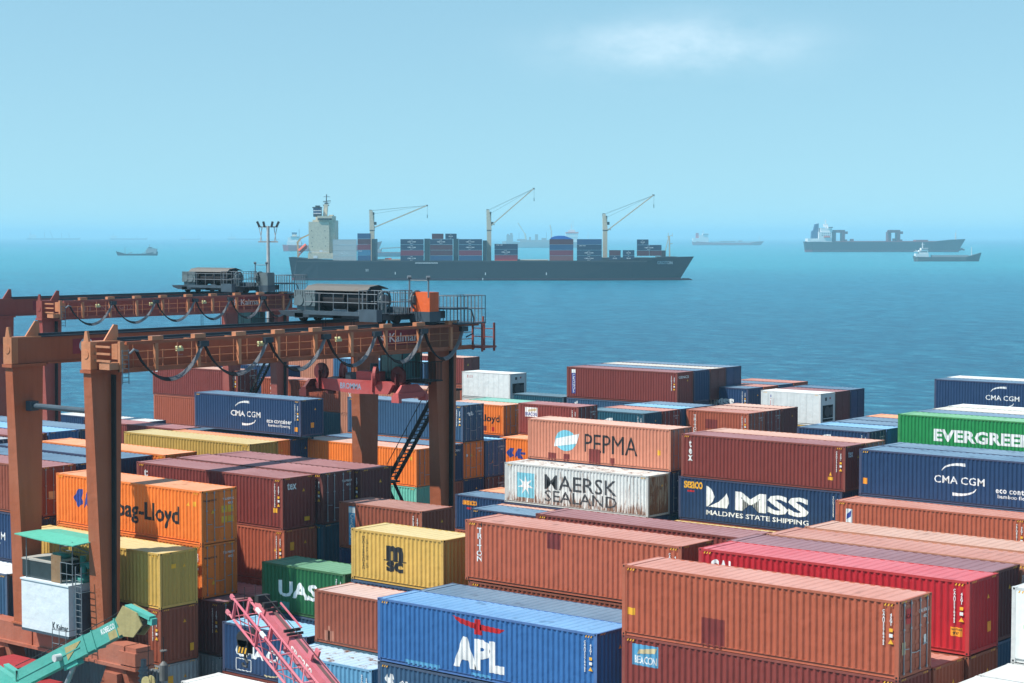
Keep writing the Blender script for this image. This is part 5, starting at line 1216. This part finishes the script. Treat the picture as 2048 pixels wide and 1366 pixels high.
# --- the big black container ship
G = Ship('container_ship', 'large black container ship with three cream deck cranes and a cream bridge tower', 'ship', 985, 560)
G.hull([(582.5, 588, 40, 26, 514), (600, 594, 48, 40, 515.5), (640, 640, 52, 50, 519), (720, 720, 53, 52, 521.5), (900, 900, 53, 53, 522.5), (1150, 1150, 53, 53, 522), (1260, 1262, 50, 46, 518), (1310, 1312, 38, 30, 515), (1350, 1345, 22, 14, 514), (1387.5, 1360, 1.5, 1, 513)], [hull_k, boot_r], boot=5.0)
b = MB(); b.tube([(G.X(1352), 0, G.Z(562)), (G.X(1366), 0, G.Z(558.5)), (G.X(1378), 0, G.Z(558)), (G.X(1384), 0, G.Z(560))], 3.0*G.s, 8, r2=1.2*G.s); b.build('bulbous_bow', boot_r, G.o)
G.text('GROTON', 1311, 1341, 521.5, 528, -44, plain('ship lettering', (0.35, 0.42, 0.45), 0.6))
G.part('deck_edge', deck_k, [(600, 1290, 520.5, 523.5, -53.3, -52.2), (1180, 1300, 515, 520, -46, 46)])
sup = G.part('superstructure', cream_s, [(621, 674, 506, 517, -46, 40), (622.5, 663, 444, 506, -44, 36), (663, 674, 441, 506, -36, 36), (630, 669, 440, 446, -40, 34), (640, 669, 432.5, 440, -46, 40), (634, 643, 434, 444, -20, 20), (660, 668, 430, 434, -10, 10)])
G.part('window', win_m, [(641, 668.8, 437.2, 440.2, -46.3, -45.9)]+[(x, x+1.3, y, y+1.6, -44.2, -43.9) for x, y in ((628, 461), (629, 474), (628, 485), (655, 475), (655, 491), (654, 461), (629, 492))], sup)
G.part('funnel', fun_b, [(628.5, 643.5, 417, 434, -12, 12)]); G.part('funnel_band', white_s, [(629.0, 644, 421, 422.4, -12.4, 12.4), (629, 644, 426.5, 428, -12.4, 12.4)]); G.part('funnel_top', fun_k, [(627, 644, 414.5, 417, -13, 13), (632, 641, 411.5, 415, -6, 6), (629, 643.6, 429, 433.5, -12.2, 12.2)])
G.bars('mast', cream_s, [(651, 434, 0, 653, 409, 0, 8), (652, 434, -4, 653.5, 412, -1, 5)]); G.bars('radar_mast', mast_d, [(653.5, 412, 0, 654.2, 389, 0, 1.8), (648, 394, 0, 661, 394, 0, .9), (647, 404, 0, 661, 402, 0, 1.6), (647, 411, 0, 659, 411, 0, 2.2), (650, 407, 0, 658, 407, 0, 3.0), (660, 408, 0, 662, 401, 0, .7)])
G.bars('stern_crane', plain('crane pale orange', (0.62, 0.40, 0.18), 0.6), [(601, 514, -38, 600, 484, -38, 3.2), (599, 486, -38, 607, 476, -38, 3.4), (606, 477, -38, 628, 467, -38, 2.6)])
b = MB(); b.tube([(G.X(604), -44*G.s, G.Z(502)), (G.X(611), -44*G.s, G.Z(496)), (G.X(618), -44*G.s, G.Z(489.5))], 3.8*G.s, 8); b.build('lifeboat', orange_s, G.o)
G.bars('lifeboat_ramp', orange_s, [(603, 510, -44, 619, 495, -44, 2.0), (604, 512, -44, 605, 500, -44, 1.0)])
G.part('railing', white_s, [(622, 660, 503, 504, -46.5, -46), (644, 650, 500, 503, -46.4, -46), (632, 640, 511, 516, -46.3, -46.1)])
for q_ in [(793, 794.6, 543, 548, -53.4, -53.1), (970.8, 972.4, 544, 549, -53.4, -53.1), (1091, 1092.6, 544, 549, -53.4, -53.1), (965.6, 967.2, 555, 559, -53.4, -53.1), (736.0, 737, 537, 542, -53.4, -53.1), (739.5, 740.5, 537, 542, -53.4, -53.1), (833, 878, 524.6, 526, -53.6, -53.4)]: G.part('hull_mark', white_s, [q_])
for px_, top, tipx, tipy, piv in ((745, 421, 854, 411.5, 456), (978.5, 420, 1067, 378, 453), (1210, 428, 1306, 391, 463)):
    k = MB()
    k.frustum((G.X(px_-4.5), G.X(px_+4), -6*G.s, 6*G.s), (G.X(px_-4.7), G.X(px_+4.2), -6*G.s, 6*G.s), G.Z(521), G.Z(460)); k.frustum((G.X(px_-5), G.X(px_+5), -6*G.s, 6*G.s), (G.X(px_-5.5), G.X(px_+0.5), -5*G.s, 5*G.s), G.Z(460), G.Z(top)); k.box(G.X(px_+0.8), G.X(px_+4), -4*G.s, 4*G.s, G.Z(460), G.Z(top+6))
    dc = k.build('deck_crane', cream_s, G.o)
    G.bars('jib', cream_s, [(px_+2, piv, -4, tipx, tipy, -4, 2.2), (px_+2, piv, 4, tipx, tipy, 4, 2.2), (px_+10, piv-3.4, -4, px_+10, piv-3.4, 4.01, 2)], dc)
    G.part('crane_top', mast_d, [(px_-5.6, px_-0.8, top-1, top+5, -5, 5), (px_+0.8, px_+4.2, top+4, top+9, -4, 4), (px_-5, px_+4.6, 460, 461.6, -6.2, 6.2), (px_+4, px_+8.5, 444, 450, -3, 3), (tipx-2, tipx+2, tipy-1.5, tipy+1.5, -5, 5)], dc)
    G.bars('jib_rope', mast_d, [(px_-2, top, -2, tipx, tipy, -2, .35), (px_+3, top+7, 2, tipx, tipy, 2, .35), (px_, top+1, 0, tipx, tipy, 0, .3), (tipx+1, tipy, 0, tipx+1, tipy+24, 0, .35), (tipx+1, tipy+18, 0, tipx+1, tipy+25, 0, 1.2)], dc)
G.bars('foremast', cream_s, [(1339, 516, 0, 1338, 472, 0, 2.6), (1330, 503, 0, 1337, 474, 0, 1.4), (1336, 466, 0, 1336, 476, 0, .9), (1333, 474, 0, 1345, 470, 0, .9), (1337, 488, 0, 1345, 487, 0, 1.2), (1344, 466, 0, 1344, 474, 0, .6)])
G.part('forecastle', deck_k, [(1322, 1330, 501, 516, -14, 14), (1312, 1352, 513, 516, -24, 24), (1016, 1040, 518.6, 521, -40, 40)])
G.part('hatch_cover', plain('hatch tan', (0.34, 0.29, 0.22), 0.8), [(757, 803, 518.5, 522, -40, 40), (1040, 1096, 519.5, 522, -44, 44)])
G.part('orange_gear', orange_s, [(772, 784, 516, 519, -30, -10), (990, 1034, 519.5, 521, -52, -46)])
# cargo: every visible box on deck
CW = paint
scol = dict(white=plain('deck box white', (0.55, 0.57, 0.55), 0.6), navy=plain('deck box navy', (0.018, 0.045, 0.095), 0.6), blue=plain('deck box blue', (0.035, 0.10, 0.22), 0.6), maroon=plain('deck box maroon', (0.13, 0.022, 0.030), 0.6),
            crimson=plain('deck box crimson', (0.26, 0.018, 0.045), 0.6), salmon=plain('deck box salmon', (0.30, 0.085, 0.075), 0.6), sky=plain('deck box sky', (0.06, 0.22, 0.36), 0.6), teal=plain('deck box teal', (0.02, 0.07, 0.09), 0.6))
TH = 10.85
ORD = ['', 'second', 'third', 'fourth', 'fifth', 'sixth', 'seventh', 'eighth', 'ninth', 'tenth', 'eleventh']
def ship_box(x0, x1, base, col, label, mark=None):
    wd = 8.2
    p = Vector((G.X((x0+x1)/2), -44*G.s, G.Z(base)+0.02)); p = G.o.matrix_basis @ p if False else Matrix.Translation(G.o.location) @ Matrix.Rotation(HEAD, 4, 'Z') @ p
    o = empty('deck_container', p, label, 'container', 'containers on the deck of the black container ship', HEAD)
    hl = (x1-x0)/2*G.s; hh = (TH-0.35)*G.s; hw = wd/2*G.s
    b = MB(); n = 26 if x1-x0 > 30 else 13; p_ = 2*(hl-.15)/n
    b.box(-hl, hl, -hw+0.06, hw, 0.02, hh-0.06)
    for k in range(n): b.box(-hl+.15+k*p_, -hl+.15+(k+.5)*p_, -hw+0.01, -hw+0.06, 0.2, hh-0.15)
    b.build('walls', scol[col], o)
    b = MB()
    for sx in (-1, 1):
        xa, xb = sorted((sx*hl, sx*(hl-.18))); b.box(xa, xb, -hw-0.02, -hw+.12, 0, hh); 
    b.box(-hl, hl, -hw-0.02, -hw+0.10, hh-0.12, hh); b.box(-hl, hl, -hw-0.02, -hw+.10, 0, 0.16); b.box(-hl-0.02, hl+0.02, -hw+.10, hw, hh-0.06, hh)
    b.build('frame', scol[col], o)
    if mark:
        for s_, u0, u1, v0, v1 in mark:
            if s_ == 'sw': pts, fs = SWOOSH
            elif s_ == 'swl': pts, fs = SWOOSH_LOW
            else: pts, fs = text_tris(s_, bold=0.03)
            b = MB(); b.add([(-hl+2*hl*(u0+(u1-u0)*a), -hw-0.025, hh*(v0+(v1-v0)*c)) for a, c in pts], fs); b.build('lettering' if s_ not in ('sw', 'swl') else 'logo', white_mark, o)
    return o
CMA = [('CMA CGM', .30, .66, .40, .60), ('sw', .40, .52, .66, .86), ('swl', .42, .56, .14, .32)]
SMALL = [('CMA CGM', .08, .34, .72, .88)]
stacks = [(670.5, 716.8, 522, [('white', None), ('white', CMA), ('white', None), ('white', None)]),
          (719.2, 745.0, 521, [('blue', None), ('sky', SMALL), ('crimson', None), ('maroon', None), ('blue', None)]),
          (804, 849.5, 521.5, [('navy', CMA), ('crimson', None), ('navy', CMA), ('navy', CMA)]),
          (862.5, 907, 521.5, [('blue', None), ('maroon', None), ('maroon', None), ('navy', CMA)]),
          (919.2, 965, 521.5, [('blue', None), ('crimson', None), ('navy', CMA), ('navy', CMA)]),
          (989.5, 1035.5, 520, [('crimson', None), ('navy', CMA), ('navy', SMALL)]),
          (1098, 1145, 521.5, [('salmon', None), ('crimson', None), ('blue', None), ('maroon', None)]),
          (1152.3, 1201, 521.5, [('navy', CMA), ('navy', CMA), ('navy', SMALL), ('blue', None)]),
          (1216, 1238.5, 521.5, [('navy', CMA), ('maroon', None)]),
          (1243, 1265.5, 521.5, [('navy', CMA), ('navy', CMA)])]
LEV = ['bottom', 'second', 'third', 'fourth', 'fifth']
for si, (x0, x1, base, tiers) in enumerate(stacks):
    for ti, (c, mk) in enumerate(tiers):
        where = 'stack beside the bridge' if si == 0 else ORD[si]+' stack from the bridge'
        lv = 'top' if ti == len(tiers)-1 else ('bottom' if ti == 0 else LEV[ti]+' up')
        ship_box(x0, x1, base-TH*ti, c, f'{c if c != "sky" else "light blue"} container on the black ship, {lv} in the {where}', mk)
for x0, x1, base, c, mk, lb in ((866, 888.6, 521.5-4*TH, 'maroon', None, 'small maroon container perched on top of the fourth stack of the black ship'), (892.5, 914.6, 521.5-4*TH, 'navy', CMA, 'small navy container perched on the right of the fourth stack of the black ship'),
                               (1270.8, 1294.5, 511.3, 'maroon', None, 'left small maroon container at the foot of the stack nearest the black ship\'s bow'), (1295.5, 1319, 511.3, 'maroon', None, 'right small maroon container at the foot of the stack nearest the bow'),
                               (1270.8, 1319, 511.3-TH, 'navy', CMA, 'long navy container across two maroon ones in the stack nearest the bow'), (1270.8, 1293.2, 511.3-2*TH, 'navy', CMA, 'small navy container on top of the stack nearest the bow')):
    ship_box(x0, x1, base, c, lb, mk)
for x0, x1, yt in ((850.2, 860, 477.5), (907.6, 917, 477.5), (966, 973.5, 481), (746, 754, 478), (1035.9, 1036.5, 500), (1201.5, 1203, 491)):
    if x1-x0 > 2: G.part('cargo_behind', scol['teal'], [(x0, x1, yt, 521, -30, 20)])
t_ = Ship('tarpaulin', 'bright blue tarpaulin draped over the top box of a stack amidships on the black ship', 'tarpaulin', 1121, 560)
b = MB(); prof_ = [(1099, 478.3), (1101, 475.2), (1108, 472.6), (1116, 471.6), (1127, 471.8), (1134, 474.0), (1143, 477.6), (1144, 478.4)]
b.prism([(t_.X(x), t_.Z(y)) for x, y in prof_], 'y', -47.4*t_.s, -40.2*t_.s); b.build('sheet', tarp_b, t_.o)

# --- the others
B = Ship('bulk_carrier', 'long dark bulk carrier with two gantry frames on deck, at right', 'ship', 1768, 504)
B.hull([(1607.5, 1610, 12, 8, 483), (1620, 1622, 19, 17, 483.5), (1670, 1670, 21, 20, 484), (1860, 1860, 21, 20, 484), (1900, 1900, 14, 10, 479.5), (1929.5, 1916, .8, .6, 478)], [hull_k, boot_r], boot=4.5)
b = MB(); b.tube([(B.X(1908), 0, B.Z(502)), (B.X(1922), 0, B.Z(498)), (B.X(1928), 0, B.Z(500))], 3.0*B.s, 8, r2=1.5*B.s); b.build('bulbous_bow', boot_r, B.o)
sp_ = B.part('superstructure', white_s, [(1612, 1660, 477, 484, -17, 17), (1634, 1660, 464, 477, -17, 17), (1638, 1661, 456, 464, -15, 15), (1652, 1661.5, 453.5, 457, -19, 19), (1646, 1654, 448, 454, -6, 6), (1620, 1636, 480, 484, -18, 18)])
B.part('window', win_m, [(1653, 1661.6, 454.5, 455.8, -19.2, -18.9)]+[(1640+4*i, 1641.5+4*i, y, y+1.5, -17.2, -16.9) for i in range(5) for y in (466, 470)], sp_)
B.part('lifeboat', orange_s, [(1644, 1656, 472.5, 475, -18.6, -16.8)], sp_)
b = MB(); b.prism([(B.X(1621), B.Z(477)), (B.X(1634), B.Z(477)), (B.X(1635.5), B.Z(447)), (B.X(1628), B.Z(449)), (B.X(1626), B.Z(460)), (B.X(1622), B.Z(463))], 'y', -7*B.s, 7*B.s); b.build('funnel', fun_b, B.o)
B.bars('mast', white_s, [(1650, 454, 0, 1650, 439, 0, 1.8), (1646, 444, 0, 1653, 444, 0, .8), (1631, 447, 0, 1631, 443, 0, .8), (1910, 480, 0, 1910, 466, 0, 2.2), (1910, 466, 0, 1911, 461, 0, .7)])
for x in (1663, 1773):
    B.part('deck_gantry', plain('gantry brown red', (0.12, 0.03, 0.035), 0.6), [(x, x+6, 464, 485, -12, 12), (x+18, x+24, 464, 485, -12, 12), (x+3, x+24, 460, 465.5, -12, 12), (x-2, x+4, 462, 467, -14, -8), (x+22, x+29, 463, 468, -14, -8), (x+20, x+28, 479, 483, -14, -8)])
B.part('hatch_cover', deck_r, [(1668, 1890, 482.2, 484.6, -15, 15), (1828, 1852, 479.8, 482.4, -14, 14), (1699, 1706, 478, 482, -3, 3), (1784, 1789, 477, 482, -3, 3)])
Cc = Ship('coaster', 'small grey coaster with a white bridge in front of the dark bulk carrier', 'ship', 1893, 522.5)
Cc.hull([(1825.5, 1828, 5, 4, 511.5), (1834, 1834, 9, 8, 513.5), (1858, 1858, 10, 9.5, 514), (1930, 1930, 10, 9.5, 514), (1948, 1946, 7, 5, 509), (1962, 1957, .6, .5, 505)], [hull_dg, boot_r], boot=1.0)
s_ = Cc.part('superstructure', white_s, [(1829, 1855, 507, 514, -8, 8), (1836, 1854, 500.5, 507, -7, 7), (1840, 1854, 496, 500.5, -7.5, 7.5), (1828, 1838, 503, 504, -7, 7)])
Cc.part('window', win_m, [(1841, 1853.8, 497.4, 498.8, -7.7, -7.4), (1838, 1852, 503, 504.2, -7.2, -6.9)], s_)
Cc.bars('mast', white_s, [(1844, 496, 0, 1844, 485, 0, 1.6), (1841, 489, 0, 1848, 489, 0, .7), (1942, 514, 0, 1942, 494, 0, 1.3), (1836, 505, 0, 1830, 500, 0, 1.0)])
Cc.part('funnel', fun_r, [(1839.5, 1844, 500, 506, -3, 3)]); Cc.part('hatch_cover', hull_g, [(1862, 1935, 510.2, 514.2, -7, 7)])
D_ = Ship('tanker', 'faded red tanker with a white bridge at its left end, right of the black ship', 'ship', 1455, 490.5)
D_.hull([(1383.5, 1385, 4, 3, 483), (1392, 1392, 7, 6.5, 483), (1418, 1418, 8, 8, 485), (1500, 1500, 8, 8, 485.5), (1514, 1513, 5, 4, 483), (1527.5, 1521, .5, .4, 482.5)], [hull_r, boot_r], boot=1.5)
s_ = D_.part('superstructure', white_s, [(1385, 1416, 476, 484, -6.5, 6.5), (1397, 1415, 470, 476, -6, 6), (1404, 1416, 467, 470.2, -7, 7)]); D_.part('window', win_m, [(1405, 1415.5, 468, 469, -7.2, -6.9)], s_)
D_.part('funnel', fun_r, [(1391, 1396.5, 466, 476, -2.5, 2.5)]); D_.bars('mast', white_s, [(1406, 467, 0, 1406, 461, 0, .9), (1403, 463, 0, 1409, 463, 0, .5), (1518, 484, 0, 1518, 472, 0, 1.0), (1468, 485, 0, 1468, 478, 0, .6), (1388, 480, 0, 1383, 478, 0, 1.0)])
D_.part('deck_pipes', hull_g, [(1420, 1508, 483.2, 484.4, -1, 1), (1440, 1470, 482, 483.4, -3, 3), (1476, 1484, 481, 484, -2, 2)])
E_ = Ship('dredger', 'pale grey dredging ship with raised crane arms behind the black container ship', 'ship', 1090, 495.5)
E_.hull([(1004, 1006, 5, 4, 483), (1012, 1012, 9, 8, 482), (1040, 1040, 10, 9.5, 484), (1160, 1160, 10, 9, 484), (1185, 1182, 4, 3, 482), (1200, 1192, .5, .4, 480)], [hull_g, hull_g], boot=1.5)
E_.part('superstructure', hull_g, [(1013, 1026, 470, 484, -6, 6), (1020, 1025, 466, 472, -3, 3), (1014, 1018, 468, 471, -3, 3), (1040, 1140, 480, 485, -7, 7), (1070, 1076, 468.5, 481, -3, 3), (1083, 1093, 476, 481, -4, 4), (1034, 1054, 478, 482, -4, 4), (1058, 1062, 474, 481, -2, 2)])
E_.bars('crane', cream_s, [(1052, 481, 0, 1050, 467, 0, 3.4), (1050, 468, 0, 1036, 446, 0, 1.6), (1102.6, 481, 0, 1102.6, 463, 0, 2.8), (1103, 464, 0, 1100, 450, 0, 2.2)])
E_.bars('mast', mast_d, [(1038, 480, 0, 1038, 466, 0, .5), (1093, 478, 0, 1093, 465, 0, .5)])
b_ = E_.part('bridge_tower', white_s, [(1132, 1155, 474, 485, -7, 7), (1131, 1156, 467, 474.5, -7.5, 7.5), (1136, 1150, 460, 464, -4, 4)])
E_.part('bridge_roof', plain('roof coral', (0.70, 0.18, 0.12), 0.6), [(1131, 1156.5, 464, 467, -8, 8)], b_)
E_.bars('signal_mast', white_s, [(1143, 460, 0, 1142, 447, 0, 1.6), (1146, 460, 0, 1146, 442, 0, .7), (1139, 455, 0, 1148, 453, 0, .6), (1176, 482, 0, 1176, 464, 0, .7), (1172, 472, 0, 1180, 472, 0, .4)])
F_ = Ship('small_tanker', 'small dark coastal vessel heading left on the turquoise water at left', 'ship', 275, 511)
F_.hull([(316.5, 315, 3, 2.5, 503.5), (310, 310, 5, 4.5, 504), (290, 290, 6, 5.5, 507.5), (250, 250, 6, 5.5, 507.5), (240, 241, 3.5, 2.5, 504.5), (232.5, 236, .4, .3, 502.5)], [hull_k, boot_r], boot=.5)
s_ = F_.part('superstructure', hull_g, [(293, 314, 500, 507, -5, 5), (295, 309, 496.4, 500, -4.5, 4.5), (298, 305, 494, 496.4, -4.8, 4.8), (309, 315, 497.5, 500, -3, 3)]); F_.part('window', win_m, [(298.3, 304.8, 494.7, 495.6, -5, -4.7)], s_)
F_.bars('mast', hull_g, [(300, 494, 0, 300, 489, 0, .8), (251, 507, 0, 251, 493.5, 0, .8), (258, 506.5, 0, 266, 504.5, 0, 1.2), (285, 507, 0, 292, 504.5, 0, 1.0)])
H_ = Ship('red_ship', 'dark red ship with a white bridge, showing behind the stern of the black one', 'ship', 665, 502.5)
H_.hull([(566, 568, 5, 4, 489.5), (578, 578, 10, 9, 490), (620, 620, 11, 10.5, 491), (730, 730, 11, 10.5, 490), (752, 750, 5, 4, 485), (764.5, 757, .5, .4, 482.5)], [hull_r, boot_r], boot=1.5)
s_ = H_.part('superstructure', white_s, [(575, 604, 483, 491, -9, 9), (577, 602, 475, 483, -8, 8), (582, 600, 472.5, 475, -9, 9)]); H_.part('window', win_m, [(583, 599.6, 473.2, 474.2, -9.2, -8.9)], s_)
H_.part('funnel', plain('funnel cream', (0.6, 0.55, 0.42), 0.6), [(585, 594, 467.5, 475, -3, 3)]); H_.part('funnel_top', fun_b, [(584.6, 594.4, 465, 468.5, -3.2, 3.2)]); H_.bars('mast', mast_d, [(599, 474, 0, 599, 458, 0, .6)])
I_ = Ship('red_deck_ship', 'blue grey hull with a red deck line seen between the black ship\'s stacks', 'ship', 780, 513)
I_.hull([(735, 737, 6, 5, 504), (750, 750, 9, 8.5, 505.5), (830, 830, 9, 8, 505), (842, 840, 4, 3, 503), (850, 845, .5, .4, 502)], [hull_b, boot_r], boot=1.0)
I_.part('deck', deck_r, [(752, 838, 504.4, 505.8, -8.6, 8.6)]); I_.part('deckhouse', hull_g, [(755, 762, 498, 505, -5, 5)]); I_.bars('boom', hull_g, [(763, 497, 0, 806, 494.6, 0, 2.2), (762, 505, 0, 764, 496, 0, 1.5)])
FAR = 12000
def far_ship(name, label, x0, x1, hullh, houses, masts, bow):
    S_ = Ship(name, label, 'ship', (x0+x1)/2, sea_py(FAR), FAR, 'hazy ships on the horizon')
    w_ = S_.wl; st = [(x0, x0+1.5, 2.5, 2, w_-hullh), (x0+5, x0+5, 4, 3.6, w_-hullh+.4), (x1-8, x1-8, 4, 3.6, w_-hullh+.4), (x1, x1-2.5, .3, .3, w_-hullh-.8)]
    if bow == 'left': st = [(x0+x1-a, x0+x1-c, d, e, f) for a, c, d, e, f in st]
    S_.hull(st, [hull_k, hull_k], boot=.5)
    S_.part('superstructure', white_s, [(a, c, w_-h, w_-hullh+.6, -3, 3) for a, c, h in houses])
    S_.bars('mast', mast_d, [(a, w_-hullh, 0, c, w_-h, 0, .9) for a, c, h in masts])
def sea_py(D): return 683-3830.26*math.tan(PIT-math.atan((CAMZ-SEA)/D))
far_ship('far_cargo_ship', 'hazy freighter with four mast cranes, farthest left on the horizon', 55, 163, 4.2, [(60, 73, 11)], [(62, 62, 16), (91, 90, 16), (107, 101, 19), (125, 124, 14), (140, 139, 14)], 'right')
far_ship('far_bulk_carrier', 'hazy bulk carrier second from the left on the horizon', 221, 297, 4.0, [(223, 234, 9)], [(228, 228, 15), (275, 275, 7)], 'right')
far_ship('far_tanker', 'very faint ship third from the left on the horizon', 362, 403, 2.6, [(364, 370, 7)], [(397, 397, 10), (388, 388, 6)], 'right')
far_ship('far_coaster', 'hazy low ship fourth from the left on the horizon, left of the lamp mast', 456, 523, 3.4, [(458, 472, 7)], [(464, 464, 13), (470, 470, 9)], 'right')
far_ship('far_barge', 'tiny low barge on the horizon just right of the lamp mast', 535, 561, 2.0, [(537, 543, 3)], [], 'right')
# ------------------------------------------------------------------ haze over the roadstead
mt = bpy.data.materials.new('haze'); mt.use_nodes = True; t = mt.node_tree
for n in list(t.nodes):
    if n.type != 'OUTPUT_MATERIAL': t.nodes.remove(n)
pv = t.nodes.new('ShaderNodeVolumePrincipled'); pv.inputs['Density'].default_value = 0.000165
pv.inputs['Color'].default_value = (0.46, 0.82, 0.97, 1); pv.inputs['Anisotropy'].default_value = 0.0
t.links.new(pv.outputs[0], [n for n in t.nodes if n.type == 'OUTPUT_MATERIAL'][0].inputs['Volume'])
b = MB(); b.box(-47000, 47000, -47000, 47000, -8.0, 75.0)
tag(b.build('haze', mt), kind='stuff')
